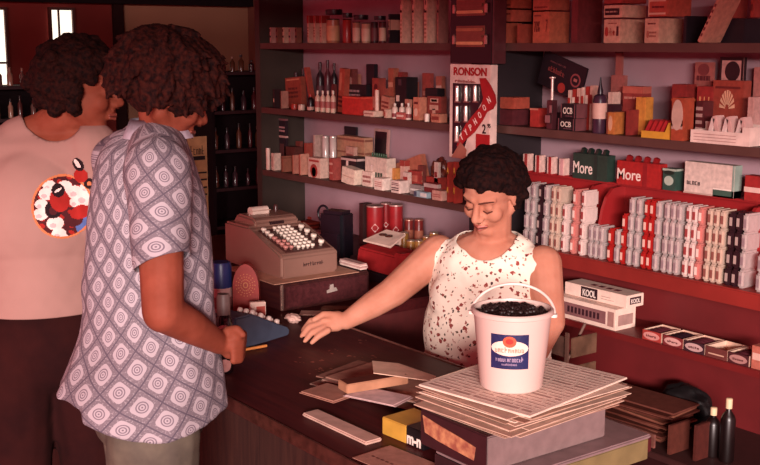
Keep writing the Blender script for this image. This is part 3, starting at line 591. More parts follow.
rh(685, 743, 161, .10, .04, '#dcc0b4', 'large white and green carton with script print', (('g', 5, .06, .34, .28, .46, '#3a2a30'), ('r', .6, .95, .22, .26, '#f0dcd0'), ('r', .6, 1, .0, .22, '#3a5448'), ('r', .97, 1, 0, 1, '#8c9c90'), ('r', .0, 1, .0, .05, '#c09c90')))
rh(745, 775, 175, .10, .04, '#a02624', 'red and white carton at the right edge', (('r', 0, 1, .35, .55, '#e0b8ac'),))

# ---- lower shelf cartons and trays
def kool(x0, x1, ytop, Yf, D, z0, label, letter):
    p0 = on('y', Yf, x0, ytop); X1 = on('y', Yf, x1, ytop+18).x; Hh = p0.z-z0; Lx = X1-p0.x
    o = thing('cigarette_carton', label, 'box', ((p0.x+X1)/2, Yf, z0)); h = Lx/2
    box('body', -h, h, 0, D, 0, Hh, mat('#ecccbc', .5, 0, .05, 40), o, .0015)
    return o, h, Hh
z0 = ZK
o, h, Hh = kool(548, 616, 293, YS-.0, .10, z0, 'lower white cigarette carton with grey striped side under the Kool carton', 0)
box('printed_panel', -h+.02, h*.72, -.0012, .001, Hh*.2, Hh*.8, mat('#8c5c5c', .5), o, 0)
bm = bmesh.new()
for k in range(9): add_box(bm, -.06+k*.017, -.05+k*.017, -.002, .001, Hh*.35, Hh*.65)
bm_obj('lettering', bm, mat('#3c1c24', .5), o)
box('tax_panel', h*.78, h*.95, -.0012, .001, Hh*.15, Hh*.85, mat('#a87870', .5), o, 0); box('end_print', h-.001, h+.0012, .012, .085, Hh*.2, Hh*.7, mat('#b08880', .5), o, 0)
o2, h2, H2 = kool(565, 627, 281.5, YS+.04, .085, z0+Hh+.001, 'upper white cigarette carton lettered KOOL in a dark square', 1)
box('printed_panel', -h2*.45, h2*.08, -.0012, .001, H2*.1, H2*.95, mat('#2c161c', .5), o2, 0)
text('lettering', 'KOOL', h2*.42, H2*.55, mat('#f4e0d4', .5), o2, frontM(-h2*.18, -.0016, H2*.5), .0008, .02)
box('end_print', h2-.001, h2+.0012, .015, .07, H2*.25, H2*.8, mat('#3c2028', .5), o2, 0)
text('lettering', 'KOOL', .045, H2*.35, mat('#f0d8cc', .5), o2, sideM(h2+.0014, .0425, H2*.5), .0008, .02)
box('fine_print', h2*.2, h2*.6, -.0012, .001, H2*.3, H2*.34, mat('#b08880', .5), o2, 0); box('fine_print', h2*.2, h2*.5, -.0012, .001, H2*.5, H2*.54, mat('#b08880', .5), o2, 0)
bm = bmesh.new()
for k in range(4): add_box(bm, -.05+k*.035, -.028+k*.035, .03, .05, H2-.0005, H2+.0008)
bm_obj('top_print', bm, mat('#6c2c34', .5), o2)
tr = [(642, 660, '#a83a34', '#d89088', 'red fronted open tray of dark tins, leftmost'), (663, 682, '#7c2a2c', '#d8a098', 'maroon open tray with oval label, second from left'), (684, 704, '#3a2028', '#c8a09c', 'dark open tray with oval label, middle one'), (706, 727, '#6c3430', '#a87060', 'open tray with empty cream inside, fourth from left'), (729, 749, '#4c2024', '#b8827c', 'dark open tray with oval label, rightmost of five')]
for k, (x0, x1, c, oc, l) in enumerate(tr):
    A = on('z', ZK, x0, 343+(x0-642)*.265); X0 = on('y', YS+.0, x0, 345).x; X1 = on('y', YS+.0, x1, 350).x; Wd = X1-X0
    o = thing('open_tray', l+', on the lower red shelf', 'tray', (X0+Wd/2, YS+.0, ZK), 0, 'open trays on the lower shelf')
    h = Wd/2; Dp = .10; Hh = .032
    box('front_panel', -h, h, 0, .003, 0, Hh, mat(c, .5), o, 0); box('back_panel', -h, h, Dp-.003, Dp, 0, Hh, mat('#e0b49c', .6), o, 0)
    box('side_panel', -h, -h+.003, .003, Dp-.003, 0, Hh, mat('#e8c0a8', .6), o, 0); box('side_panel', h-.003, h, .003, Dp-.003, 0, Hh, mat('#c89c88', .6), o, 0)
    box('tray_floor', -h+.003, h-.003, .003, Dp-.003, 0, .004, mat('#b07c60', .6), o, 0)
    if k != 3:
        prism('oval_label', oval(h*.88, .0125), frontM(0, .0002, .016), .0014, mat(oc, .5), o)
        glyphs('lettering', 5, h*1.1, .008, mat('#5c2024', .5), o, frontM(0, -.0008, .016), .0012, k)
        for q in range(4):
            bm = bmesh.new(); add_lathe(bm, [(0, 0), (h-.006, 0), (h-.005, .002), (h-.005, .014), (0, .015)], seg=20, M=Matrix.Translation((0, .016+q*.021, .018)) @ Matrix.Rotation(math.pi/2-.25, 4, 'X') @ Matrix.Diagonal((1, .42, 1, 1)))
            bm_obj('round_tin', bm, mat(['#54242c', '#2c1820'][k % 2], .35), o)
    else: box('strip', -h+.01, h-.01, -.001, .0005, .01, .014, mat('#d8a890', .5), o, 0)
carton(752, 775, 345, ZK, .0, .05, '#c06a58', 'orange tin cut by the picture edge on the lower red shelf', art=(('r', .1, .9, .4, .7, '#e0b0a0'),))

# ---- bottom shelf clutter
def sheaf(name, label, cat, c, n, w_, d_, t_, cols, rz=0, jit=.02, group=None, part='sheet', bend=0.0):
    o = thing(name, label, cat, c, rz, group); z = 0
    for k in range(n):
        bm = bmesh.new(); nx = 8; th = t_*random.uniform(.7, 1.3); ww = w_*random.uniform(.9, 1.02)/2; dd = d_*random.uniform(.9, 1.02)/2
        ang = random.uniform(-1, 1)*jit*4; ox, oy = random.uniform(-1, 1)*jit, random.uniform(-1, 1)*jit; R_ = Matrix.Rotation(ang, 3, 'Z')
        g = [[None]*(nx+1) for _ in range(2*(nx+1))]
        lo, hi = [], []
        for i in range(nx+1):
            for j in range(2):
                x = -ww+2*ww*i/nx; y = -dd+2*dd*j; s = bend*max(0, abs(x)-ww*.5)**2
                v = R_ @ Vector((x, y, 0)); lo.append(bm.verts.new((v.x+ox, v.y+oy, z-s+.0006))); hi.append(bm.verts.new((v.x+ox, v.y+oy, z-s+th)))
        for i in range(nx):
            a_ = i*2
            bm.faces.new((hi[a_], hi[a_+2], hi[a_+3], hi[a_+1])); bm.faces.new((lo[a_], lo[a_+1], lo[a_+3], lo[a_+2]))
            bm.faces.new((lo[a_], lo[a_+2], hi[a_+2], hi[a_])); bm.faces.new((lo[a_+1], hi[a_+1], hi[a_+3], lo[a_+3]))
        bm.faces.new((lo[0], hi[0], hi[1], lo[1])); bm.faces.new((lo[-2], lo[-1], hi[-1], hi[-2]))
        bm_obj(part, bm, mat(cols[k % len(cols)], .8, 0, .10, 40), o); z += th
    return o, z
p = on('z', .62, 640, 412)
sheaf('paper_stack', 'slumped stack of brown papers on the bottom shelf', 'papers', (p.x+.02, 2.70, .581), 16, .30, .15, .006, ['#6c3a30', '#84503f', '#54281f'], .05, .02)
crumple('black_bag', (on('z', .66, 678, 400).x, 2.86, .581), (.10, .05, .058), mat('#0e070a', .6), 'black bundle behind the papers on the bottom shelf', 'bag', .2, 5)
p = on('y', 2.58, 680, 430)
carton(668, 690, 425, .581, -.18, .09, '#5a2a20', 'brown cardboard box at the front of the bottom shelf', name='cardboard_box')
for k, (px, yt) in enumerate(((714, 407), (729.5, 398))): can(px, 15, yt, .581, -.08, '#140808', '#e8c8a0', 'small dark bottle with cream cap, '+['left', 'right'][k]+' one at right of bottom shelf', 'capped_bottle', 'bottle', 'cream capped bottles', kind='bottle')
carton(694, 712, 425, .581, -.16, .08, '#502019', 'low dark brown box beside the cardboard box on the bottom shelf', name='cardboard_box')
# grey crate behind the bucket
p = on('y', 2.56, 560, 345)
cr = thing('slatted_crate', 'grey brown slatted crate on the bottom shelf behind the white bucket', 'crate', (p.x-.065, 2.56, .581)); hz = on('y', 2.56, 570, 333).z-.581
for k in range(3): box('slat', -.13, .10, 0, .008, .01+k*hz/3, (k+.8)*hz/3, mat('#6a4a40', .7, 0, .2, 20), cr)
for k in range(3): box('slat', .102, .108, .01, .13, .01+k*hz/3, (k+.8)*hz/3, mat('#70503f', .7, 0, .2, 20), cr)
box('post', .092, .108, -.008, 0, 0, hz, mat('#6a4a40', .7), cr); box('post', -.13, -.114, -.008, 0, 0, hz, mat('#6a4a40', .7), cr); box('crate_floor', -.13, .10, .009, .13, 0, .008, mat('#6c4a40', .7), cr)
tube('loose_rod', [(-.02, .03, .012), (.08, .1, hz+.01)], .005, mat('#7c5c50', .6), cr)

# ================================================================== LIGHTER DISPLAY
XD = on('y', 2.69, 450, 60).x; XE = on('y', 2.69, 491, 60).x
zt = on('y', 2.69, 450, 64).z; zb = on('y', 2.69, 452, 157).z; WD = XE-XD
ds = thing('lighter_display', 'white and red lighter display card lettered RONSON and TYPHOON hanging between shelves', 'display', (XD, 2.69, zb))
Hd = zt-zb
def fx(px): return on('y', 2.69, px, 100).x-XD
def fz(px, py): return on('y', 2.69, px, py).z-zb
box('panel', 0, WD, 0, .035, 0, Hd, mat('#ecc8bc', .5), ds)
prism('dark_window', [(fx(453), .012), (fx(463), .012), (fx(474), fz(474, 118)), (fx(483), fz(483, 100)), (fx(483), fz(483, 84)), (fx(453), fz(453, 83))], Matrix.Translation((0, -.0005, 0)) @ Matrix.Rotation(math.pi/2, 4, 'X'), .0012, mat('#161018', .3), ds)
text('lettering', 'RONSON', fx(487)-fx(454), .030, mat('#b01c1c', .4), ds, frontM((fx(454)+fx(487))/2, -.003, fz(468, 71.5)), .001, .035)
glyphs('lettering', 8, fx(476)-fx(455), .012, mat('#b86a64', .4), ds, frontM(fx(465.5), -.0015, fz(465, 81)), .002, 5)
S = []
for a_, b_ in ((480, 78), (486, 78), (491, 85), (496, 95), (497, 103), (494, 109), (488, 112), (484, 120), (476, 132), (467, 140), (461, 147), (458, 146), (461, 136), (467, 124), (475, 114), (482, 106), (484, 98), (482, 88)): S.append((fx(a_), fz(a_, b_)))
prism('swoosh', S, Matrix.Translation((0, -.002, 0)) @ Matrix.Rotation(math.pi/2, 4, 'X'), .003, mat('#ae2022', .4), ds)
tl = 'TYPHOON'
for i, ch in enumerate(tl):
    u = i/6; px = 463+u*27; py = 137-u*37+3*math.sin(u*math.pi); 
    text('letter', ch, .014, .024, mat('#f4d8cc', .4), ds, frontM(fx(px), -.0056, fz(px, py), 0, .62), .001, .02)
text('price', '2', .020, .034, mat('#1c1218', .4), ds, frontM(fx(485), -.003, fz(485, 129)), .001, .02); text('price', '95', .017, .016, mat('#1c1218', .4), ds, frontM(fx(490), -.003, fz(490, 126)), .001, .02)
box('red_box_print', fx(477), fx(490), -.003, .002, 0, fz(480, 134), mat('#ae2022', .4), ds, 0)
lathe('lighter_print', [(0, 0), (.009, 0), (.009, .03), (.006, .036), (0, .036)], mat('#e8c8b8', .3, .3), ds, (fx(484), -.004, .012), 12)
for c, r_ in ((458, 0), (467, 0), (476, 0), (458, 1), (467, 1), (458, 2)):
    zz = fz(c, 102+r_*20)
    q = lathe('lighter', [(0, 0), (.0075, 0), (.0075, .045), (.006, .056), (0, .057)], mat('#f4e4d8', .15, .6), ds, (fx(c)+.004, -.008, zz+.004), 12)
    box('lighter_base', fx(c)-.014, fx(c)+.014, -.006, 0, zz-.002, zz+.003, mat('#8c5c58', .3, .3), ds, 0)
p0 = (fx(461), -.006, fz(461, 150)); 
prism('hand_print', [(fx(453), .0), (fx(462), fz(462, 142)), (fx(468), fz(468, 150)), (fx(467), .0)], Matrix.Translation((0, -.003, 0)) @ Matrix.Rotation(math.pi/2, 4, 'X'), .003, mat('#b06a58', .5), ds)
# black rack above
zr1 = on('y', 2.69, 450, -8).z
lr = thing('lighter_rack', 'tall black display rack with gilt lighters above the Ronson card', 'rack', (XD, 2.69, zt+.004))
Hr = zr1-zt-.004
box('panel', 0, fx(491), 0, .06, 0, Hr, mat('#100c12', .35), lr); box('side_strip', fx(491), fx(491)+.01, 0, .06, 0, Hr, mat('#5c2c30', .35), lr)
for yy in (39, 8):
    z1 = on('y', 2.69, 467, yy+9).z-zt; z2 = on('y', 2.69, 467, yy-12).z-zt
    g = box('tray_panel', fx(456), fx(484), -.004, .001, z1, z2, mat('#8c463a', .4, .0), lr, .001)
    for q in range(3):
        zz = z1+.008+q*(z2-z1)*.32
        box('gilt_lighter', fx(457), fx(483), -.012, -.003, zz, zz+.011, mat(['#e8b080', '#8c4c40', '#b87858'][q], .35, .2), lr, .003)
    for s_ in (fx(454.5), fx(486)): lathe('chrome_stud', [(0, 0), (.007, 0), (.007, .03), (.004, .034), (0, .034)], mat('#c8948c', .2, .7), lr, (s_, -.006, z1+.01), 10)

# ================================================================== CASH REGISTER and things around it (on the counter return)
ZT = .9005
dr = thing('wooden_case', 'dark wooden drawer case with silver catch under the cash register', 'case', (-3.115, 1.90, ZT))
DX, DYl, DH = .34, .37, .098
box('case', -DX, 0, 0, DYl, 0, DH, wood('#47231f', '#2e1519', .3), dr, .006)
dfr = box('drawer_front', .0, .010, .015, DYl-.015, .012, DH-.012, wood('#54282a', '#3a191c', .25), dr, .003)
box('corner_plate', -.004, .006, -.004, .006, .004, DH-.004, mat('#c8a89c', .25, .8), dr, .002)
pl = prism('silver_catch', [(-.022, -.012), (.022, -.008), (.016, .004), (.006, .004), (.004, .018), (-.006, .016), (-.010, .002), (-.022, -.002)], sideM(.0105, .20, .055), .003, mat('#f0dcd0', .25, .6), dfr)
cl = thing('paper_slip', 'cream papers lying on the cash drawer under the register', 'paper', (-3.12, 1.92, ZT+DH))
box('sheet', -.34, .01, -.05, .30, 0, .002, mat('#c8947c', .8), cl, 0)
p = on('z', ZT+DH, 345, 262)
cash = thing('cash_register', 'old brown metal cash register with rows of white keys', 'cash register', (-3.16, 1.93, ZT+DH+.0025))
metal = mat('#9a7264', .38, .35, .05, 8)
def regprof(L, y0, y1, name, pts, m, bev=.008):
    bm = bmesh.new(); a_ = [bm.verts.new((x, y0, z)) for x, z in pts]; b_ = [bm.verts.new((x, y1, z)) for x, z in pts]; n = len(pts)
    bm.faces.new(a_); bm.faces.new(b_[::-1])
    for k in range(n): bm.faces.new((a_[k], b_[k], b_[(k+1) % n], a_[(k+1) % n]))
    bmesh.ops.bevel(bm, geom=[e for e in bm.edges], offset=bev, segments=3, affect='EDGES')
    return bm_obj(name, bm, m, cash)
RW = .235
regprof(0, 0, RW, 'housing', [(0, 0), (0, .074), (-.008, .082), (-.215, .140), (-.225, .152), (-.40, .152), (-.40, 0)], metal)
regprof(0, .03, RW-.02, 'printer_cover', [(-.225, .140), (-.225, .166), (-.245, .178), (-.36, .182), (-.39, .150), (-.39, .140)], metal)
box('display_window', -.232, -.222, .09, .15, .152, .163, mat('#2a1418', .2), cash, .001)
lathe('paper_roll', [(0, -.035), (.018, -.035), (.018, .035), (0, .035)], mat('#f0d4c4', .7), cash, None, 20, M=Matrix.Translation((-.32, .10, .189)) @ Matrix.Rotation(math.pi/2, 4, 'X'))
lathe('knob', [(0, 0), (.008, 0), (.008, .02), (.005, .026), (0, .026)], mat('#4a2a28', .3), cash, (-.33, .18, .180), 12)
sl = math.atan2(.140-.082, .207)
KM = Matrix.Translation((-.008, 0, .0825)) @ Matrix.Rotation(sl, 4, 'Y')
def onkey(u, v): return KM @ Vector((-u, v, 0))
bm = bmesh.new(); add_box(bm, -.205, -.012, .03, RW-.02, -.002, .0025, 0, 0, KM); kpl = bm_obj('key_plate', bm, mat('#4c2824', .5), cash)
kw = mat('#f2dccb', .35); kp = mat('#c8847a', .35)
def key(u, v, m, r=.0078, h=.014):
    bm = bmesh.new(); add_lathe(bm, [(0, 0), (r*.6, 0), (r*.6, h*.5), (r, h*.55), (r, h), (r*.8, h+.002), (0, h+.001)], seg=12, M=KM @ Matrix.Translation((-u, v, .002))); bm_obj('key', bm, m, kpl)
for i in range(8):
    for j in range(4): key(.025+i*.0235, .088+j*.0195, kw if j < 3 or i % 2 else kw)
for i in range(7): key(.035+i*.0255, .042, kw if i > 3 else kp, .010)
for i in range(3): key(.03+i*.025, .062, kp, .008)
for i, u in enumerate((.035, .085, .13, .17)): key(u, .188, kw, .011, .02)
# maker's script on the front
glyphs('lettering', 9, .085, .014, mat('#3a1c20', .4), cash, sideM(-.0002, .13, .042), .0016, 9)
tube('paper_feed', [(-.30, .05, .176), (-.30, .05, .194), (-.30, .14, .194)], .002, mat('#c8a090', .3), cash)
# white paper right of the register
o, _ = sheaf('paper_stack', 'small stack of white papers right of the register on the cash drawer', 'papers', (-3.19, 2.2505, ZT+DH+.003), 4, .14, .03, .005, ['#e8c8bc', '#c89c94'], 0, .001)
carton(359, 372, 203, ZT, .12, .05, '#3a1c1c', 'dark stacked carton behind the black camera case', name='carton')
# black case with handle
p = on('z', ZT, 338, 262)
bc = thing('black_case', 'black upright leather case with round carrying handle behind the cash drawer', 'case', (p.x, p.y+.08, ZT)); hc = on('y', p.y+.08, 338, 212).z-ZT; print('blackcase', p, hc)
bc.rotation_euler.z = .35; bc.location.x -= .08; bc.location.y -= .03; hc += .015
box('body', -.062, .062, -.045, .045, 0, hc, mat('#15111a', .35), bc, .014); box('front_pocket', -.05, .05, -.055, -.043, .02, hc*.55, mat('#1c1620', .35), bc, .008)
tube('handle', [(-.07+.028*math.cos(t), .0, hc-.02+.034*math.sin(t)) for t in [k*math.pi*2/16 for k in range(16)]], .005, mat('#15111a', .35), bc, closed=True)
# red tins
for k, (px, w_, yt) in enumerate(((375, 17, 205), (386, 11, 202.5), (396, 14, 204))):
    can(px, w_, yt, ZT, .10+.09*(k == 1), '#9c2024', '#d8a8a0', 'tall red tin with pale diamond, '+['left', 'middle', 'right'][k]+' of three on the counter below the shelves', 'red_tin', 'tin', 'red tins below the shelves', emblem=('#e8b0a8', .45))
for k, (px, w_, yt) in enumerate(((409, 9, 219), (419, 9, 219))):
    can(px, w_, yt, ZT, .15, '#7c2420', '#c88878', 'small brown red tin, '+['left', 'right'][k]+' of the pair right of the tall red tins', 'small_tin', 'tin', 'small tins under the shelf', band=('#b86a50', .2, .7))
for k, (px, yt) in enumerate(((404, 232), (411, 240), (419, 240), (427, 236), (434, 232))):
    can(px, 9, yt, ZT, .03-.03*(k in (1, 2)), '#c89048', '#e8d0b8', 'little amber jar with shiny lid, '+ORD[k]+' from left above the shopkeeper\'s arm', 'amber_jar', 'jar', 'amber jars')
# white desk tray
p = on('z', .985, 378, 240); print('tray', p)
rbx = thing('red_box', 'red folded cloth covered box on top of the black strongbox', 'box', (0, 0, 0))
q0 = on('z', 1.02, 358, 247); q1 = on('z', 1.02, 400, 258)
rbx.location = ((q0.x+q1.x)/2, (q0.y+q1.y)/2, .975); print('red', q0, q1)
ang = math.atan2(q1.y-q0.y, q1.x-q0.x); rbx.rotation_euler.z = ang; L = (q1-q0).length/2
regm = mat('#a02426', .7, 0, .1, 30)
bm = bmesh.new(); a_ = [(-.012, -.03), (.0, .045), (.07, .062), (.10, .058), (.10, -.03)]
va = [bm.verts.new((-L, y, z)) for y, z in a_]; vb = [bm.verts.new((L, y, z)) for y, z in a_]; bm.faces.new(va); bm.faces.new(vb[::-1])
for k in range(5): bm.faces.new((va[k], vb[k], vb[(k+1) % 5], va[(k+1) % 5]))
bmesh.ops.bevel(bm, geom=list(bm.edges), offset=.006, segments=2, affect='EDGES'); bm_obj('cover', bm, regm, rbx)
box('flap', L*.75, L+.012, -.004, .1, -.03, .06, regm, rbx, .005)
sbx = thing('strongbox', 'black strongbox on the counter beneath the red box', 'box', (rbx.location.x, rbx.location.y, ZT), ang)
box('body', -L-.02, L+.02, -.0, .13, 0, .043, mat('#120c12', .4), sbx, .006); box('rim', -L-.022, L+.022, -.003, .132, .030, .036, mat('#2c2024', .3, .4), sbx, .001)
wt = thing('white_tray', 'white sloping card tray with brown sunglasses lying on it above the red box', 'tray', (rbx.location.x-.05, rbx.location.y+.055, 1.04), ang)
bm = bmesh.new(); va = [bm.verts.new(c) for c in ((-.085, -.03, -.0), (.095, -.03, -.0), (.07, .06, .035), (-.055, .06, .035), (-.085, -.03, -.002+.008), (.095, -.03, .008), (.07, .06, .042), (-.055, .06, .042))]
for f in ((0, 1, 2, 3), (4, 7, 6, 5), (0, 4, 5, 1), (1, 5, 6, 2), (2, 6, 7, 3), (3, 7, 4, 0)): bm.faces.new([va[i] for i in f])
bm_obj('card', bm, mat('#eccab8', .6), wt)
sgl = thing('sunglasses', 'small brown sunglasses lying on the white tray', 'glasses', (wt.location.x, wt.location.y, 1.066), ang)
for s_ in (-1, 1): lathe('lens', [(0, 0), (.014, 0), (.016, .003), (.014, .006), (0, .006)], mat('#4a2018', .2), sgl, (s_*.019+.01, .01, .004), 14)
tube('bridge', [(-.005, .01, .008), (.028, .01, .008)], .002, mat('#3a1814', .3), sgl)
box('rear_support', -.04, .05, .045, .055, -.004, .034, mat('#d8b8a8', .6), wt)
# magazines / clutter between register and case
for k, (px, py, c, l) in enumerate(((309, 222, '#8c3228', 'small red magazine left'), (318, 217, '#b04a3c', 'small orange magazine middle'), (316, 232, '#c8a098', 'small pale packet front'))):
    p = on('z', .93, px, py)
    o, _ = sheaf('magazine', l+' of the clutter between register and black case', 'magazine', (p.x, p.y, ZT+.0), 3, .09, .07, .01, [c, '#5c201c'], .3*k, .004)

# ---- bottles and things at the left end near the men
def at_counter(px, py, z=.9): return on('z', z, px, py)
p = at_counter(222, 318); 
bl = thing('spray_can', 'tall can with blue cap and white body behind the man\'s hand', 'can', (p.x, p.y, ZT)); d = (p-CP).dot(FW); r = 10.5/F*d; ht = (318-262)/F*d*1.02
lathe('body', [(0, 0), (r, 0), (r, ht*.55), (r*.97, ht*.57), (0, ht*.57)], mat('#e2bcb4', .4), bl); lathe('blue_cap', [(0, ht*.56), (r*1.02, ht*.56), (r*1.02, ht*.93), (r*.9, ht), (0, ht)], mat('#2b3a78', .35), bl)
lathe('printed_band', [(r*.9, ht*.2), (r+.001, ht*.2), (r+.001, ht*.4), (r*.9, ht*.4)], mat('#b06a68', .5), bl)
p = at_counter(225, 372); d = (p-CP).dot(FW)
sb_ = thing('soda_bottle', 'dark bottle with grey neck and round pink labels by the man\'s hand', 'bottle', (p.x, p.y, ZT)); ht = 80/F*d; r = 8.5/F*d
lathe('body', [(0, 0), (r*.9, 0), (r, .006), (r, ht*.62), (r*.85, ht*.70), (r*.62, ht*.74), (0, ht*.75)], mat('#221418', .15), sb_)
lathe('grey_cap', [(0, ht*.74), (r*.8, ht*.74), (r*.8, ht*.96), (r*.65, ht), (0, ht)], mat('#7c6460', .5), sb_)
a0 = math.atan2(-p.y, -p.x)
def curved_disc(par, r, z, rr, m, name):
    bm = bmesh.new(); c_ = bm.verts.new(((r+.002)*math.cos(a0), (r+.002)*math.sin(a0), z)); vs = []
    for k in range(20):
        t = 2*math.pi*k/20; a_ = a0+rr*math.cos(t)/r; vs.append(bm.verts.new(((r+.0015)*math.cos(a_), (r+.0015)*math.sin(a_), z+rr*math.sin(t))))
    for k in range(20): bm.faces.new((c_, vs[k], vs[(k+1) % 20]))
    bm_obj(name, bm, m, par)
curved_disc(sb_, r, ht*.62-.02, .022, mat('#e0a098', .5), 'round_label'); curved_disc(sb_, r+.0006, ht*.62-.02, .014, mat('#b86060', .5), 'round_label_centre')
curved_disc(sb_, r, ht*.11, .018, mat('#e0a098', .5), 'round_label')
p = at_counter(247, 318); d = (p-CP).dot(FW)
rd = thing('red_sachet', 'red arched package with gold round print standing by the cash drawer', 'package', (p.x, p.y, ZT), HEAD); Hh = 56/F*d; Wd = 13/F*d
pts = [(-Wd, 0), (Wd, 0), (Wd, Hh*.55)]+[(Wd*math.cos(t), Hh*.55+Hh*.45*math.sin(t)) for t in [k*math.pi/12 for k in range(1, 12)]]+[(-Wd, Hh*.55)]
prism('body', pts, frontM(0, .02, 0), .04, mat('#9c2a22', .45), rd)
M_ = frontM(0, -.0203, Hh*.62)
bm = bmesh.new()
for rr in (.9, .68, .45, .2):
    for k in range(18):
        t = 2*math.pi*k/18; add_box(bm, -.0016, .0016, -.0016, .0016, -.0006, .0008, 0, 0, M_ @ Matrix.Translation((Wd*.8*rr*math.cos(t), Wd*.95*rr*math.sin(t), 0)))
bm_obj('gold_print', bm, mat('#c87848', .4), rd)
p = at_counter(258, 328); d = (p-CP).dot(FW)
mb = thing('matchbox', 'small red and white box tilted before the red package', 'box', (p.x, p.y, ZT), HEAD+.3)
hh = 27/F*d; box('body', -.025, .025, -.01, .01, 0, hh, mat('#e8c4b4', .5), mb); box('printed_panel', -.006, .022, -.0112, -.0095, .006, hh-.014, mat('#b84030', .5), mb, 0)
# blue grey wedge machine with pale buttons
p0 = on('z', .9, 232, 352); p1 = on('z', .9, 289, 327)
wm = thing('tape_dispenser', 'blue grey wedge shaped counter machine with pale round buttons', 'machine', (on('z', .9, 255, 350).x, on('z', .9, 255, 350).y, ZT))
c0 = on('z', .9, 236, 352); c1 = on('z', .9, 290, 335); ax = (c1-c0); ax.z = 0; Lw = ax.length; ax.normalize(); pr = Vector((-ax.y, ax.x, 0))
M_ = Matrix(((ax.x, pr.x, 0, c0.x-wm.location.x), (ax.y, pr.y, 0, c0.y-wm.location.y), (0, 0, 1, 0), (0, 0, 0, 1)))
hz1 = .10; bm = bmesh.new()
prof = [(0, 0), (Lw, 0), (Lw, .022), (Lw*.92, .03), (Lw*.30, hz1), (0, hz1*1.02)]
va = [bm.verts.new(M_ @ Vector((x, 0, z))) for x, z in prof]; vb = [bm.verts.new(M_ @ Vector((x, .10, z))) for x, z in prof]; bm.faces.new(va); bm.faces.new(vb[::-1])
for k in range(6): bm.faces.new((va[k], vb[k], vb[(k+1) % 6], va[(k+1) % 6]))
bmesh.ops.bevel(bm, geom=list(bm.edges), offset=.005, segments=2, affect='EDGES'); bm_obj('body', bm, mat('#454c5e', .45), wm)
sl = math.atan2(hz1-.03, Lw*.62)
for i in range(4):
    for j in range(3):
        u = Lw*(.40+.15*i); z = hz1-(u-Lw*.30)*math.tan(sl)
        bm = bmesh.new(); add_lathe(bm, [(0, -.002), (.0085, -.002), (.0085, .012), (.006, .016), (0, .017)], seg=14, M=M_ @ Matrix.Translation((u, .025+.026*j, z)) @ Matrix.Rotation(sl, 4, 'Y'))
        bm_obj('button', bm, mat('#e8ccc0', .35), wm)
cpt = (on('z', .9, 243, 352), on('z', .9, 270, 347))
pe = tube('pencil', [tuple(cpt[0]-Vector((0, .012, -.006))), tuple(cpt[1]-Vector((0, .012, -.006)))], .0045, mat('#d88848', .4)); tag(pe, 'orange yellow pencil lying in front of the wedge shaped machine', 'pencil')
# papers in front of the drawer
for k, (px, py, w_, d_, c, l) in enumerate(((315, 313, .10, .06, '#c89c8c', 'pink paper slip left of the hand in front of drawer'), (337, 308, .11, .05, '#8c5c4c', 'brown paper slip in front of the cash drawer\'s right end'))):
    p = on('z', .903, px, py); o, _ = sheaf('paper_slip', l, 'paper', (p.x, p.y, ZT), 2, w_, d_, .002, [c], .9, .004)
p = on('z', .92, 293, 316); crumple('crumpled_tissue', (p.x, p.y, ZT), (.035, .022, .012), mat('#e8bcae', .7), 'small crumpled white tissue before the cash drawer', 'tissue', .3, 9)
# candy bar sheets above left of drawer: yellow orange package
# ================================================================== papers, cartons on the counter
o = thing('open_envelope', 'open tan envelope leaning up among the papers on the counter', 'envelope', tuple(on('z', .93, 390, 382)))
p = on('z', .9, 392, 396)
sheaf('paper_stack', 'untidy heap of letters and receipts on the dark counter', 'papers', (p.x-.045, p.y+.02, ZT), 9, .33, .20, .003, ['#a87868', '#b88c7c', '#8c6054', '#c09888'], .30, .026)
hp = ZT+9*.0033
bpy.data.objects.remove(o)
p = on('z', .94, 352, 412); 
lo = thing('long_envelope', 'long pale rolled envelope at the front edge of the paper heap', 'envelope', tuple(on('z', .902, 344, 418)), 0)
e0 = on('z', .92, 308, 407); e1 = on('z', .92, 372, 436); lo.location = ((e0.x+e1.x)/2, (e0.y+e1.y)/2, ZT); lo.rotation_euler.z = math.atan2(e1.y-e0.y, e1.x-e0.x); L = (e1-e0).length/2
box('body', -L, L, -.018, .030, 0, .009, mat('#c8a092', .7), lo, .003)
o, _ = sheaf('card_folder', 'flat buff card lying on the left of the paper heap', 'paper', (on('z', .935, 330, 393).x, on('z', .935, 330, 393).y, hp+.002), 2, .12, .10, .003, ['#a87464'], .2, .002)
o, _ = sheaf('white_envelope', 'white envelope on top of the paper heap', 'envelope', (on('z', .94, 378, 397).x, on('z', .94, 378, 397).y, hp+.0095), 2, .15, .09, .002, ['#dcb8b4'], .35, .002)
e = on('z', .95, 380, 385)
ob = thing('tan_carton', 'long tan open carton lying on top of the paper heap', 'box', (e.x-.01, e.y-.01, hp+.0145)); e0 = on('z', .95, 343, 388); e1 = on('z', .95, 404, 378); ob.rotation_euler.z = math.atan2(e1.y-e0.y, e1.x-e0.x); L = (e1-e0).length/2
box('body', -L, L, -.02, .03, 0, .024, mat('#b07c60', .7), ob, .002); box('liner', -L+.004, L-.004, -.016, .026, .0235, .0245, mat('#5c2c24', .7), ob, 0)
en = thing('open_envelope', 'cream envelope with raised flap leaning on the tan carton', 'envelope', (on('z', .97, 395, 372).x, on('z', .97, 395, 372).y, hp+.036), ob.rotation_euler.z-.5)
prism('sheet', [(-.055, -.035), (.09, -.045), (.105, .0), (.01, .075), (-.06, .07)], Matrix.Translation((0, 0, .004)) @ Matrix.Rotation(.12, 4, 'Y'), .002, mat('#e2b8a0', .7), en)
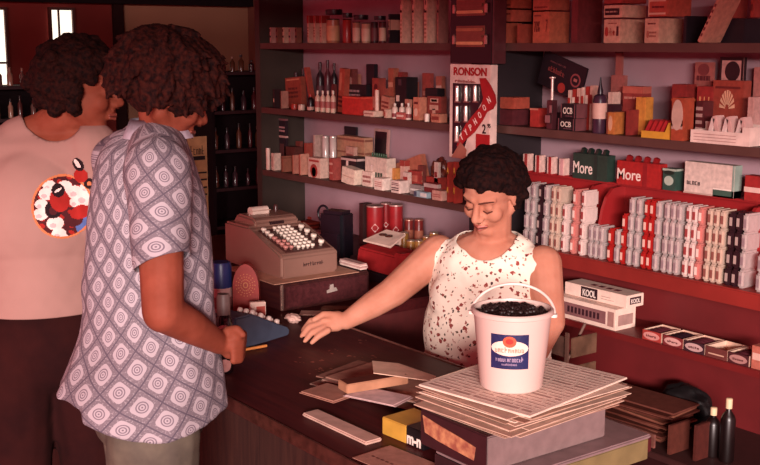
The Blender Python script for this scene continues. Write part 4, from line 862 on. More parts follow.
# M&M box
p = on('z', .9, 405, 447)
mm = thing('candy_carton', 'yellow and black candy carton lettered m and m beside the paper heap', 'box', (0, 0, 0))
c0 = on('z', .9, 382, 434); c1 = on('z', .9, 406, 444); ax = c1-c0; mm.location = (c0.x, c0.y, ZT); mm.rotation_euler.z = math.atan2(ax.y, ax.x)
hz_ = .042; Ly = ax.length
box('yellow_body', 0, Ly, 0, .10, 0, hz_, mat('#c8963c', .5, 0, .1, 20), mm, .002); box('black_end', Ly+.0005, Ly+.06, -.001, .101, 0, hz_+.002, mat('#140e12', .4), mm, .002)
text('lettering', 'm-n', .046, .020, mat('#f0d8cc', .4), mm, frontM(Ly+.029, -.0022, .014), .001, .03)
e, _ = sheaf('airmail_envelope', 'tan envelope with faint print at the bottom of the picture beside the dark box', 'envelope', (on('z', .9, 396, 463).x, on('z', .9, 396, 463).y, ZT), 2, .17, .11, .0015, ['#b07c6c'], .1, .001)
bm = bmesh.new()
for k in range(8): add_box(bm, -.06+k*.015, -.05+k*.015, -.02, -.014, .0033, .0038)
bm_obj('print', bm, mat('#6c3c34', .6), e)
# crate / boxes right
b2 = thing('metal_case', 'pale topped yellow sided flat case under the newspapers box', 'box', (-1.49, 1.41, ZT))
box('body', -.205, 0, 0, .43, 0, .048, mat('#7a6a44', .5, 0, .1, 20), b2, .002); box('lid', -.207, .004, -.003, .434, .0485, .058, mat('#8c7474', .4, .2, .1, 30), b2, .003)
box('front_cover', -.205, -.06, -.006, -.0035, 0, .05, mat('#2c1418', .5), b2, 0)
b1 = thing('file_box', 'long grey and dark brown file box with torn label beneath the newspapers', 'box', (-1.535, 1.405, .959))
box('body', -.205, 0, 0, .345, 0, .074, mat('#7c6664', .5, 0, .08, 40), b1, .003); box('dark_end', -.206, .001, -.003, .0, 0, .075, mat('#321519', .45), b1, .001)
lbp = [(-.19, .030), (-.15, .024), (-.10, .020), (-.035, .016), (-.03, .045), (-.08, .052), (-.14, .058), (-.198, .066)]
prism('torn_label', lbp, Matrix.Translation((0, -.003, 0)) @ Matrix.Rotation(math.pi/2, 4, 'X'), .0012, mat('#8c5040', .7, 0, .3, 60, '#b8805c'), b1)
box('lid_dark', -.206, .0, .0, .346, .0745, .0765, mat('#3c1c20', .45), b1, 0)
# newspapers
npz = .959+.077
cols = ['#c8a490', '#e0c4b0', '#a8806e', '#d2b09c', '#b8947f']
np_, nz = sheaf('newspaper_stack', 'stack of folded newspapers on the long file box carrying the bucket', 'newspapers', (-1.63, 1.588, npz), 22, .285, .345, .0022, cols, .06, .017, part='folded_sheet', bend=0)
top = thing('newspaper', 'printed folded newspaper lying on top of the stack under the bucket', 'newspaper', (-1.625, 1.60, npz+nz+.0012), .16)
box('sheet', -.15, .14, -.18, .17, 0, .004, mat('#e6cdbc', .8, 0, .08, 30), top, .001)
bm = bmesh.new()
for r_ in range(22):
    y = -.165+r_*.0165
    if y > .155: break
    x = -.135
    while x < .12:
        x2 = min(.13, x+random.uniform(.02, .06)); add_box(bm, x, x2, y, y+(.004 if r_ % 6 else .009), .0038, .0046); x = x2+.008
bm_obj('newsprint', bm, mat('#b4958a', .8), top)
for k in range(4):
    f = box('fold', -.156+k*.001, -.15, -.17+k*.01, .15, .0002+k*.001, .001+k*.001, mat(cols[k], .8), top, .001)
zt_ = npz+nz+.0063
# bucket
pb = on('z', zt_, 511, 385); d = (pb-CP).dot(FW); print('bucket', pb, d)
bu = thing('bucket', 'white plastic bucket full of dark berries with square blue label on the newspapers', 'bucket', (pb.x, pb.y, zt_))
rb_ = 31/F*d; rt_ = 39.5/F*d; hb = .168
lathe('shell', [(0, 0), (rb_*.96, 0), (rb_, .003), (rt_*.97, hb*.93), (rt_*.985, hb*.93), (rt_*1.03, hb*.94), (rt_*1.03, hb*.985), (rt_, hb), (rt_*.96, hb), (rt_*.93, hb*.9), (rb_*.94, .012), (0, .012)], mat('#ccb0a6', .4, 0, .03, 6), bu, seg=64)
bm = bmesh.new(); add_lathe(bm, [(0, .02), (rb_*.9, .02), (rt_*.93, hb*.90), (rt_*.6, hb*.965), (0, hb*.99)], seg=48)
for v in bm.verts:
    if v.co.z > hb*.85: v.co.z += .008*noise.noise(v.co*60)
for k in range(110):
    a_ = random.uniform(0, 6.283); rr = rt_*.87*math.sqrt(random.random()); bmesh.ops.create_icosphere(bm, subdivisions=1, radius=random.uniform(.005, .008), matrix=Matrix.Translation((rr*math.cos(a_), rr*math.sin(a_), hb*.985-.011*(rr/rt_)**2)))
o = bm_obj('berries', bm, mat('#22100f', .5), bu, None, True); o['kind'] = 'stuff'
a0 = math.atan2(-pb.y, -pb.x)-.06
def wrap(name, pts, m, off, par=None):     # pts in (angle distance m, height), wrapped on the bucket's cone, fan filled
    bm = bmesh.new(); rings = 8; cx = sum(p[0] for p in pts)/len(pts); cz = sum(p[1] for p in pts)/len(pts); prev = None
    def P(x, z):
        rr = rb_+(rt_*.97-rb_)*z/(hb*.93)+off; a_ = a0+x/rr; return (rr*math.cos(a_), rr*math.sin(a_), z)
    N_ = []
    for i in range(len(pts)):
        a_, b_ = pts[i], pts[(i+1) % len(pts)]
        for s in range(6): N_.append((a_[0]+(b_[0]-a_[0])*s/6, a_[1]+(b_[1]-a_[1])*s/6))
    c_ = bm.verts.new(P(cx, cz)); prev = None
    for q in range(1, rings+1):
        cur = [bm.verts.new(P(cx+(x-cx)*q/rings, cz+(z-cz)*q/rings)) for x, z in N_]
        for i in range(len(N_)):
            j = (i+1) % len(N_)
            if prev is None: bm.faces.new((c_, cur[i], cur[j]))
            else: bm.faces.new((prev[i], cur[i], cur[j], prev[j]))
        prev = cur
    return bm_obj(name, bm, m, par or bu)
lw = .040; sql = wrap('square_label', rect(-lw, lw, .055, .055+.074), mat('#1c2350', .4), .0008)
wrap('label_oval', oval(.039, .0165, 20, 0, .100), mat('#f0d4c4', .4), .0014, sql); wrap('label_seal', oval(.014, .012, 16, 0, .114), mat('#d0583c', .4), .0018, sql); wrap('label_seal_centre', oval(.008, .006, 12, 0, .115), mat('#a83028', .4), .0022, sql)
def wraptext(n, z, w_, h_, m, seed):
    o = glyphs('lettering', n, w_, h_, m, sql, Matrix.Identity(4), .0006, seed)
    for v in o.data.vertices:
        zz = z+v.co.y; rr = rb_+(rt_*.97-rb_)*zz/(hb*.93)+.0018+v.co.z; a_ = a0+v.co.x/rr; v.co = (rr*math.cos(a_), rr*math.sin(a_), zz)
wraptext(9, .097, .062, .012, mat('#d08068', .4), 2); wraptext(12, .077, .058, .011, mat('#b8a0bc', .4), 7); wraptext(10, .066, .032, .005, mat('#a890b0', .4), 8)
hand_dir = a0+math.pi/2
hx, hy = math.cos(hand_dir), math.sin(hand_dir)
pts = []
for k in range(25):
    t = math.pi*k/24; s_ = math.cos(t)*rt_*1.05; hgt = hb*.90+.05*math.sin(t); out = .075*math.sin(t)
    pts.append((hx*s_-math.cos(a0)*out, hy*s_-math.sin(a0)*out, hgt))
tube('bail_handle', pts, .0032, mat('#f0d8cc', .35), bu); 
for s_ in (-1, 1): lathe('handle_lug', [(0, 0), (.008, 0), (.008, .006), (0, .007)], mat('#eed8cb', .35), bu, (hx*s_*rt_*1.02, hy*s_*rt_*1.02, hb*.90), 12)

# ================================================================== BACKGROUND LEFT
def dark_unit(label, x0, x1, y0, y1, z1, n, seed, cols, group, lab2):
    rnd = random.Random(seed)
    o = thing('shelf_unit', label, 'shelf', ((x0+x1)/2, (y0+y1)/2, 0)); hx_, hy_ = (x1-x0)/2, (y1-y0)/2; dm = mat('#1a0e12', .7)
    box('side_panel', -hx_, hx_, -hy_, -hy_+.02, 0, z1, dm, o); box('side_panel', -hx_, hx_, hy_-.02, hy_, 0, z1, dm, o); box('back_panel', -hx_, -hx_+.01, -hy_+.02, hy_-.02, 0, z1, dm, o)
    for k in range(n):
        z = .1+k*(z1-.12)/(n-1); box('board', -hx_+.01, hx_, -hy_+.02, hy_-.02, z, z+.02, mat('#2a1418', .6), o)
        if k in range(n-4, n):
            y = y0+.06; i = 0
            while y < y1-.09:
                w_ = rnd.uniform(.03, .05); hb_ = rnd.uniform(.10, .165)
                if k == n-1: hb_ *= .7
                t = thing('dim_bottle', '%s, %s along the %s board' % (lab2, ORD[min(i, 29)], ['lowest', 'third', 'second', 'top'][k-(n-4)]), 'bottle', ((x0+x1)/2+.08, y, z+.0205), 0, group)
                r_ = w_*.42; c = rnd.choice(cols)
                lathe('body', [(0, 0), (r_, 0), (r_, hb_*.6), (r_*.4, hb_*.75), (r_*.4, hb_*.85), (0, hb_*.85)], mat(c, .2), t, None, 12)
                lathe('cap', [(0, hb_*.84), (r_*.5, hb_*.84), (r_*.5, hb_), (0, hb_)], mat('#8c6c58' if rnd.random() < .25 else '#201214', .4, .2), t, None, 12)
                y += w_+rnd.uniform(.02, .05); i += 1
    return o
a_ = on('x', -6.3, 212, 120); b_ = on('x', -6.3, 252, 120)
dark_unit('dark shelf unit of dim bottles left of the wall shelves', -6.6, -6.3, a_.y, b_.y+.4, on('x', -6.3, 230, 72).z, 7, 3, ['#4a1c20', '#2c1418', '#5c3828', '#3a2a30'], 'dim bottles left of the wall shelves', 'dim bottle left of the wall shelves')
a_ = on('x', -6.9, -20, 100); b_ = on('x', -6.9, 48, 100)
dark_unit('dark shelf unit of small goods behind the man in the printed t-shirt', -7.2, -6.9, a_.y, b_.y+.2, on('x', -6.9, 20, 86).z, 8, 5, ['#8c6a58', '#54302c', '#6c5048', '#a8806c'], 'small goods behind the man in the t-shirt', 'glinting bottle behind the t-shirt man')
# cream poster hanging on a rack post behind the man in the patterned shirt
xp = -4.85; q0 = on('x', xp, 183, 135); q1 = on('x', xp, 205.5, 135); zb_ = on('x', xp, 195, 260).z
cp = thing('poster_stand', 'tall cream poster board with black lettering behind the man in the patterned shirt', 'poster', (xp, (q0.y+q1.y)/2, 0)); hy_ = (q1.y-q0.y)/2; zt2 = on('x', xp, 205, 136).z
box('poster', 0, .012, -hy_-.04, hy_, zb_, zt2, mat('#d8a878', .7), cp, .001); box('post', -.02, 0, -.01, .01, .02, zb_+.1, mat('#1c1014', .5), cp); box('foot', -.12, .1, -.1, .1, 0, .02, mat('#1c1014', .5), cp)
def PZ(py): return on('x', xp, 195, py).z
box('black_band', .012, .014, -hy_*.8, hy_*.8, PZ(160), PZ(156), mat('#1c1014', .5), cp, 0)
glyphs('lettering', 6, hy_*1.5, PZ(145)-PZ(154), mat('#3a2020', .5), cp, sideM(.0118, 0, PZ(150)), .0015, 6)
for py in (172, 179, 187, 194): box('black_band', .012, .014, -hy_*.6, hy_*.9, PZ(py+1.6), PZ(py), mat('#1c1014', .5), cp, 0)
box('black_band', .012, .014, -hy_*.6, -hy_*.4, PZ(195), PZ(172), mat('#1c1014', .5), cp, 0)
#PEOPLE
# ================================================================== PEOPLE
def tcap(bm, p1, r1, p2, r2, seg=14):
    p1 = Vector(p1); p2 = Vector(p2); ax = p2-p1; L = ax.length
    if L < 1e-5: ax = Vector((0, 0, 1)); L = 1e-5
    R = ax.to_track_quat('Z', 'Y').to_matrix().to_4x4(); M = Matrix.Translation(p1) @ R
    prof = [(r1*math.sin(t), -r1*math.cos(t)) for t in [k*math.pi/10 for k in range(6)]]+[(r2*math.cos(t), L+r2*math.sin(t)) for t in [k*math.pi/10 for k in range(6)]]
    prof[0] = (0, -r1); prof[-1] = (0, L+r2); add_lathe(bm, prof, seg=seg, M=M)
def ell(bm, c, r, R=None, sub=3):
    M = Matrix.Translation(Vector(c)) @ (R.to_4x4() if R is not None else Matrix.Identity(4)) @ Matrix.Diagonal((*r, 1))
    bmesh.ops.create_icosphere(bm, subdivisions=sub, radius=1, matrix=M)
def frame(f, up=(0, 0, 1)):
    """matrix whose columns are side (person's left... right-hand), forward, up"""
    f = Vector(f).normalized(); s = f.cross(Vector(up)).normalized(); u = s.cross(f); return Matrix((s, f, u)).transposed()
def blob(name, prims, voxel, m, parent=None, smooth=5, off=0, cuts=(), keep=None, disp=None, thick=0, loc=None):
    bm = bmesh.new()
    for p in prims:
        if p[0] == 'c': tcap(bm, p[1], p[2]+off, p[3], p[4]+off)
        else: ell(bm, p[1], tuple(x+off for x in p[2]), p[3] if len(p) > 3 else None)
    me = bpy.data.meshes.new(name); bmesh.ops.recalc_face_normals(bm, faces=bm.faces); bm.to_mesh(me); bm.free()
    t = bpy.data.objects.new('t', me); COL.objects.link(t)
    r = t.modifiers.new('r', 'REMESH'); r.mode = 'VOXEL'; r.voxel_size = voxel; r.adaptivity = 0
    s = t.modifiers.new('s', 'SMOOTH'); s.factor = .6; s.iterations = smooth
    dg = bpy.context.evaluated_depsgraph_get(); dg.update()
    me2 = bpy.data.meshes.new_from_object(t.evaluated_get(dg)); bpy.data.objects.remove(t); bpy.data.meshes.remove(me)
    bm = bmesh.new(); bm.from_mesh(me2)
    if disp:
        bm.normal_update(); ds_ = [disp(v.co, v.normal) for v in bm.verts]
        for v, d_ in zip(bm.verts, ds_): v.co += v.normal*d_
    for co_, no in cuts:
        bmesh.ops.bisect_plane(bm, geom=bm.verts[:]+bm.edges[:]+bm.faces[:], plane_co=co_, plane_no=no, clear_outer=True)
    if keep: bmesh.ops.delete(bm, geom=[f for f in bm.faces if not keep(f.calc_center_median())], context='FACES')
    bmesh.ops.delete(bm, geom=[v for v in bm.verts if not v.link_faces], context='VERTS')
    if cuts or keep:      # tidy the open rims
        for _ in range(6):
            mv = {}
            for v in bm.verts:
                be = [e for e in v.link_edges if e.is_boundary]
                if len(be) == 2: mv[v] = (be[0].other_vert(v).co+be[1].other_vert(v).co)/2*.5+v.co*.5
            for v, c_ in mv.items(): v.co = c_
    if thick:
        g = bmesh.ops.solidify(bm, geom=bm.faces[:], thickness=thick)
    bm.to_mesh(me2); bm.free()
    me2.name = name; me2.materials.clear(); me2.materials.append(m)
    for p in me2.polygons: p.use_smooth = True
    return link(name, me2, parent, loc)
def headprims(c, R, k=1.0):
    c = Vector(c)
    def L(x, y, z): return c+R @ (Vector((x, y, z))*k)
    P = [('e', L(0, -.012, .035), (.074*k, .092*k, .078*k), R), ('e', L(0, .018, -.022), (.061*k, .066*k, .086*k), R),
         ('c', L(0, .035, -.085), .030*k, L(0, .058, -.090), .020*k),
         ('c', L(0, .082, .020), .008*k, L(0, .106, -.020), .012*k), ('c', L(0, .10, -.024), .010*k, L(0, .080, -.028), .012*k)]
    for s in (-1, 1):
        P += [('c', L(s*.050, -.01, -.045), .022*k, L(s*.012, .058, -.092), .018*k), ('e', L(s*.034, .055, -.024), (.028*k, .026*k, .028*k), R),
              ('c', L(s*.012, .096, -.027), .009*k, L(s*.012, .088, -.024), .009*k), ('c', L(s*.012, .078, .030), .010*k, L(s*.045, .062, .028), .010*k),
              ('e', L(s*.031, .070, .006), (.014*k, .012*k, .012*k), R), ('c', L(s*.012, .084, -.052), .007*k, L(0, .088, -.051), .007*k), ('c', L(s*.012, .083, -.062), .007*k, L(0, .087, -.063), .008*k),
              ('e', L(s*.074, -.010, -.004), (.009*k, .019*k, .030*k), R)]
    return P, L
def facebits(L, R, par, k, lip, brow, closed=True):
    for s in (-1, 1):
        bm = bmesh.new(); tcap(bm, L(s*.014, .091, .031), .0022*k, L(s*.034, .086, .035), .0026*k, 8); tcap(bm, L(s*.034, .086, .035), .0026*k, L(s*.050, .068, .029), .002*k, 8); bm_obj('eyebrow', bm, mat(brow, .8), par, None, True)
        bm = bmesh.new(); tcap(bm, L(s*.019, .0815, -.001), .0022*k, L(s*.031, .084, -.005), .0026*k, 8); tcap(bm, L(s*.031, .084, -.005), .0026*k, L(s*.044, .076, -.001), .002*k, 8); bm_obj('eyelashes', bm, mat(brow, .7), par, None, True)
        bm = bmesh.new(); tcap(bm, L(s*.007, .102, -.034), .003*k, L(s*.011, .1, -.033), .003*k, 8); bm_obj('nostril', bm, mat('#5a2418', .7), par, None, True)
    bm = bmesh.new(); tcap(bm, L(-.021, .082, -.055), .003*k, L(0, .0945, -.053), .0055*k, 8); tcap(bm, L(.021, .082, -.055), .003*k, L(0, .0945, -.053), .0055*k, 8)
    tcap(bm, L(-.017, .083, -.062), .003*k, L(0, .0935, -.064), .0055*k, 8); tcap(bm, L(.017, .083, -.062), .003*k, L(0, .0935, -.064), .0055*k, 8)
    bm_obj('lips', bm, mat(lip, .45), par, None, True)
    bm = bmesh.new(); tcap(bm, L(-.022, .085, -.0582), .0018*k, L(0, .0993, -.0582), .0018*k, 8); tcap(bm, L(.022, .085, -.0582), .0018*k, L(0, .0993, -.0582), .0018*k, 8); bm_obj('mouth_line', bm, mat('#5c2018', .6), par, None, True)
def curls(name, c, R, k, mask, n, rr, m, parent, seed, shell=(.084, .100, .085), off=(0, -.014, .034), voxel=.004):
    rnd = random.Random(seed); c = Vector(c); prims = []
    cnt = 0
    while cnt < n:
        d = Vector((rnd.gauss(0, 1), rnd.gauss(0, 1), rnd.gauss(0, 1))).normalized()
        if not mask(d): continue
        l = Vector((off[0]+d.x*shell[0], off[1]+d.y*shell[1], off[2]+d.z*shell[2]))*k; r = rnd.uniform(*rr)*k
        p = c+R @ l; q = p+Vector((rnd.uniform(-1, 1), rnd.uniform(-1, 1), rnd.uniform(-1.4, .4)))*r*.9
        prims.append(('c', p, r, q, r*.8)); cnt += 1
    return blob(name, prims, voxel, m, parent, 2, disp=lambda co, no: .0022*noise.noise(co*130)+.0015*noise.noise(co*260))
def hairmat(c, c2):
    return mat(c, .85, 0, .1, 90, c2, 0, .6)

# ---------------------------------------------------------------- shopkeeper
SK = skin_mat('#bc806a', '#ae705a')
wo = thing('person', 'woman shopkeeper in sleeveless white floral dress behind the counter, reaching one arm across it', 'person', (-2.42, 2.27, 0))
WO = Vector(wo.location)
def W(x, y, d): return pp(x, y, d)-WO
fW = Vector((.47, -.88, 0)).normalized(); RWm = frame(fW); cx = Vector((0, 0, 0))
def TW(s, f, z): return RWm @ Vector((s, f, 0))+Vector((0, 0, z))
shR = W(438, 253, 3.37); shL = W(543, 264, 3.21); nb = W(489, 238, 3.29); hc = W(490.5, 194, 3.20)
mid = (shR+shL)/2; tor = Vector((mid.x, mid.y, 0))
def TT(s, f, z): return tor+TW(s, f, z)
el = W(393, 292, 3.36); wr = W(346, 321, 3.34)
torso = [('e', TT(0, .0, 1.07), (.180, .115, .18), RWm), ('e', TT(-.075, .06, 1.05), (.08, .07, .085), RWm), ('e', TT(.075, .06, 1.05), (.08, .07, .085), RWm),
         ('e', TT(0, .01, .93), (.192, .140, .22), RWm), ('e', TT(0, 0, .80), (.205, .155, .18), RWm), ('c', shR+Vector((0, 0, -.012)), .052, shL+Vector((0, 0, -.012)), .052), ('c', TT(-.1, -.02, 1.11), .075, TT(.1, -.02, 1.11), .075),
         ('c', nb+Vector((0, .02, -.02)), .06, (shR+nb)/2+Vector((0, .01, -.01)), .045), ('c', nb+Vector((0, .02, -.02)), .06, (shL+nb)/2+Vector((0, .01, -.01)), .045)]
armR = [('c', shR, .058, el, .047), ('c', el, .046, W(372, 305, 3.35), .041), ('c', W(372, 305, 3.35), .041, wr, .027)]
elL = W(550, 322, 3.16); wrL = W(528, 372, 3.10)
armL = [('c', shL, .056, elL, .044), ('c', elL, .043, wrL, .028), ('e', wrL+Vector((-.01, -.02, -.05)), (.03, .025, .05))]
for k in range(4): 
    b_ = wrL+Vector((-.03+.016*k, -.03, -.08)); armL.append(('c', b_, .0085, b_+Vector((-.005, -.02, -.05)), .007))
armL.append(('c', wrL+Vector((.02, -.03, -.04)), .009, wrL+Vector((.035, -.045, -.08)), .008))
hand = [('c', wr, .026, W(336, 320, 3.335), .024), ('c', W(337, 317, 3.335), .020, W(326, 319, 3.335), .018), ('c', W(337, 325, 3.33), .020, W(326, 327, 3.325), .016),
        ('c', W(336, 315.5, 3.325), .013, W(324, 314, 3.31), .0105), ('c', W(324, 314, 3.31), .0105, W(313.5, 320, 3.305), .0085)]
for a_, b_, c_, d_ in (((325, 318.5), (311, 320.5), (303, 330), 3.345), ((324, 323), (309, 327), (301.5, 336), 3.33), ((325, 327.5), (312, 332.5), (305, 341), 3.315), ((328, 330.5), (318, 336.5), (312, 342.5), 3.30)):
    hand += [('c', W(*a_, d_), .0105, W(*b_, d_), .0098), ('c', W(*b_, d_), .0098, W(*c_, d_-.006), .0075)]
RH = frame(Vector((.30, -.95, 0)).normalized()); tilt = Matrix.Rotation(-.50, 3, RH.col[0]); RH = tilt @ RH; RH = Matrix.Rotation(-.10, 3, RH.col[1]) @ RH
hp_, LW = headprims(hc, RH, .98)
neck = [('c', nb+Vector((0, .01, -.03)), .060, hc+Vector((0, .015, -.045)), .052)]
legs = []
for s in (-1, 1): legs += [('c', TT(s*.085, 0, .78), .088, TT(s*.08, .01, .44), .06), ('c', TT(s*.08, .01, .44), .056, TT(s*.08, -.01, .10), .036), ('c', TT(s*.08, -.01, .045), .036, TT(s*.085, .13, .03), .028)]
blob('body', torso+armR+hand+armL+hp_+neck+legs, .0045, SK, wo, 3)
facebits(LW, RH, wo, .98, '#a8564a', '#5c3028')
curls('hair', hc, RH, 1.0, lambda d: (d.z > -.05 or d.y < -.05) and not (d.y > .28 and d.z < .48) and not (d.z < -.62) and not (abs(d.x) < .95 and d.y > .62 and d.z < .55), 330, (.013, .022), hairmat('#240c09', '#0e0405'), wo, 4)
def floral():
    m = bpy.data.materials.new('floral_cotton'); m.use_nodes = True; nt = m.node_tree; b = nt.nodes['Principled BSDF']; b.inputs['Roughness'].default_value = .85
    tc = nt.nodes.new('ShaderNodeTexCoord'); base = None; prev = lin('#eeddcb')
    col = nt.nodes.new('ShaderNodeRGB'); col.outputs[0].default_value = prev; cur = col.outputs[0]
    for sc_, th, cc_, off in ((36, .22, '#8c3a34', 0), (36, .14, '#3c2226', .010), (58, .20, '#b07868', 3.1), (46, .17, '#54402c', 7.7)):
        mp = nt.nodes.new('ShaderNodeMapping'); mp.inputs['Location'].default_value = (off, off, off)
        nz = nt.nodes.new('ShaderNodeTexNoise'); nz.inputs['Scale'].default_value = 120; nz.inputs['Detail'].default_value = 1
        ad = nt.nodes.new('ShaderNodeVectorMath'); ad.operation = 'MULTIPLY_ADD'; ad.inputs[1].default_value = (.012, .012, .012)
        v = nt.nodes.new('ShaderNodeTexVoronoi'); v.inputs['Scale'].default_value = sc_
        lt = nt.nodes.new('ShaderNodeMath'); lt.operation = 'LESS_THAN'; lt.inputs[1].default_value = th
        mx = nt.nodes.new('ShaderNodeMix'); mx.data_type = 'RGBA'; mx.inputs[7].default_value = lin(cc_)
        nt.links.new(tc.outputs['Object'], mp.inputs[0]); nt.links.new(tc.outputs['Object'], nz.inputs[0]); nt.links.new(nz.outputs['Color'], ad.inputs[0]); nt.links.new(mp.outputs[0], ad.inputs[2])
        nt.links.new(ad.outputs[0], v.inputs['Vector']); nt.links.new(v.outputs['Distance'], lt.inputs[0]); nt.links.new(lt.outputs[0], mx.inputs[0]); nt.links.new(cur, mx.inputs[6]); cur = mx.outputs[2]
    nt.links.new(cur, b.inputs['Base Color']); return m
nc = nb+TW(0, .045, 0)-Vector((0, 0, nb.z))*0
aR = (shR-mid).normalized(); aL = (shL-mid).normalized()
nck = W(488, 232, 3.22)
def keepw(c_):
    q = c_-nck; s = q.dot(RWm.col[0]); f = q.dot(RWm.col[1])
    if (s/.082)**2+((q.z)/.078)**2 < 1 and f > -.02: return False
    q = c_-nb-TW(0, .02, 0)-Vector((0, 0, .02)); 
    if (Vector((q.x, q.y, 0)).length/.094)**2+(q.z/.10)**2 < 1: return False
    return c_.z > .5
skirt = [('e', TT(0, 0, .62), (.20, .17, .16), RWm)]
dress = blob('floral_dress', torso+skirt, .006, floral(), wo, 4, off=.009, cuts=((shR+aR*.022, aR), (shL+aL*.035, aL), (Vector((0, 0, .52)), Vector((0, 0, -1)))), keep=keepw,
             disp=lambda co, no: .006*noise.noise(Vector((co.x*9, co.y*9, co.z*4)))+.003*noise.noise(co*22), thick=.002)
# rolled neck edging and lobe earring omitted; necklace chain
# ---------------------------------------------------------------- man in the printed t-shirt
SK2 = skin_mat('#8c4836', '#7a3a2a')
m1 = thing('person', 'man with curly dark hair in pale t-shirt with round butterfly print', 'person', (-3.0, 1.08, 0)); MO = Vector(m1.location)
def A(x, y, d): return pp(x, y, d)-MO
f1 = (-FH*.93+RT*.36).normalized(); R1 = frame(f1)
c1 = A(42, 200, 3.08); c1z = Vector((c1.x, c1.y, 0))
def T1(s, f, z): return c1z+R1 @ Vector((s, f, 0))+Vector((0, 0, z))
hz1_ = 1.50
nb1 = A(52, 118, 3.07); h1 = A(81, 91, 3.03); s1a = A(-14, 150, 3.06); s1b = A(92, 148, 3.05)
tor1 = [('e', T1(0, 0, 1.33), (.175, .115, .20), R1), ('e', T1(0, 0, 1.12), (.155, .112, .18), R1), ('e', T1(0, 0, .95), (.165, .12, .14), R1), ('c', s1a+Vector((0, 0, -.01)), .058, s1b+Vector((0, 0, -.01)), .058),
        ('c', nb1+Vector((0, 0, -.03)), .058, (s1a+nb1)/2+Vector((0, 0, -.012)), .05), ('c', nb1+Vector((0, 0, -.03)), .058, (s1b+nb1)/2+Vector((0, 0, -.012)), .05)]
e1a = s1a+Vector((-.02, 0, -.29)); e1b = s1b+Vector((.01, .02, -.29))
arms1 = []
for s_, e_, q in ((s1a, e1a, -1), (s1b, e1b, 1)):
    w_ = e_+Vector((.02*q, .06, -.23)); arms1 += [('c', s_, .055, e_, .042), ('c', e_, .041, w_, .028), ('e', w_+Vector((0, .01, -.05)), (.025, .035, .05))]
    for k in range(4): arms1.append(('c', w_+Vector((0, -.02+.017*k, -.08)), .0088, w_+Vector((0, -.015+.017*k, -.145+.006*abs(k-1))), .007))
    arms1.append(('c', w_+Vector((.0, .035, -.03)), .010, w_+Vector((0, .055, -.08)), .008))
RH1 = frame((RT*.93+FH*.10).normalized()); RH1 = Matrix.Rotation(-.12, 3, RH1.col[0]) @ RH1
hp1, L1 = headprims(h1, RH1, 1.02)
nk1 = [('c', nb1+Vector((0, 0, -.03)), .062, h1+Vector((0, 0, -.05))-RT*.01, .056)]
lg1 = []
for s in (-1, 1): lg1 += [('c', T1(s*.09, 0, .90), .098, T1(s*.10, .01, .48), .065), ('c', T1(s*.10, .01, .48), .062, T1(s*.10, -.02, .10), .042)]
ft1 = [('c', T1(s*.10, -.02, .05), .042, T1(s*.11, .14, .035), .034) for s in (-1, 1)]
blob('body', tor1+arms1+hp1+nk1+lg1, .006, SK2, m1, 3); facebits(L1, RH1, m1, 1.02, '#8c4438', '#241010')
curls('hair', h1, RH1, 1.04, lambda d: (d.z > .0 or d.y < .12) and not (d.y > .45 and d.z < .55) and not (d.z < -.80) , 380, (.014, .024), hairmat('#2c100b', '#100506'), m1, 8, shell=(.084, .100, .094))
shm = mat('#9a746c', .85, 0, .04, 5)
nk = A(52, 120, 3.03)
slv1 = [('c', s1a, .066, s1a+(e1a-s1a)*.62, .070), ('c', s1b, .066, s1b+(e1b-s1b)*.62, .070)]
def keep1(c_):
    q = c_-nk; s = q.dot(R1.col[0])
    if (s/.078)**2+((q.z-.02)/.075)**2 < 1: return False
    for s_, e_ in ((s1a, e1a), (s1b, e1b)):
        a_ = (e_-s_).normalized(); t = (c_-s_).dot(a_); pr_ = ((c_-s_)-a_*t).length
        if t > (e_-s_).length*.60 and pr_ < .10 and abs((c_-c1z).dot(R1.col[0])) > .145: return False
    return True
def fold(co, no): return .007*noise.noise(Vector((co.x*7, co.y*7, co.z*3.2)))+.003*noise.noise(co*17)
ts = blob('t_shirt', tor1+slv1+[('e', T1(0, 0, 1.06), (.170, .125, .14), R1)], .007, shm, m1, 5, off=.010, cuts=((Vector((0, 0, pp(45, 324, 2.95).z)), Vector((0, 0, -1))),), keep=keep1, disp=fold, thick=.002)
blob('trousers', [('e', T1(0, 0, .96), (.165, .125, .14), R1)]+lg1, .008, mat('#2e0f0e', .95, 0, .1, 8, '#220a0b'), m1, 4, off=.012, cuts=((Vector((0, 0, 1.06)), Vector((0, 0, 1))), (Vector((0, 0, .08)), Vector((0, 0, -1)))), disp=fold, thick=.002)
for p in ft1: blob('shoe', [p], .006, mat('#2a1614', .4), m1, 3, off=.006, cuts=((Vector((0, 0, .004)), Vector((0, 0, -1))),))
# round print on the shirt, projected onto the cloth
def decal(name, target, centre, out, upv, half, step, colorfn, mats, parent):
    bvh = BVHTree.FromPolygons([v.co for v in target.data.vertices], [tuple(p.vertices) for p in target.data.polygons])
    out = out.normalized(); sx = Vector(upv).cross(out).normalized(); uy = out.cross(sx); n = int(half/step)
    bm = bmesh.new(); V = {}
    def vert(i, j):
        if (i, j) not in V:
            o_ = centre+sx*(i*step)+uy*(j*step); h = bvh.ray_cast(o_+out*.25, -out)
            V[(i, j)] = bm.verts.new(h[0]+out*.0022) if h[0] is not None else None
        return V[(i, j)]
    for i in range(-n, n):
        for j in range(-n, n):
            c_ = colorfn((i+.5)*step, (j+.5)*step)
            if c_ is None: continue
            q = [vert(i, j), vert(i+1, j), vert(i+1, j+1), vert(i, j+1)]
            if any(x is None for x in q): continue
            f = bm.faces.new(q); f.material_index = c_
    me = bpy.data.meshes.new(name); bm.to_mesh(me); bm.free()
    for m_ in mats: me.materials.append(m_)
    for p in me.polygons: p.use_smooth = True
    return link(name, me, parent)
pc = A(62, 209, 2.95); pxm = 1/370.
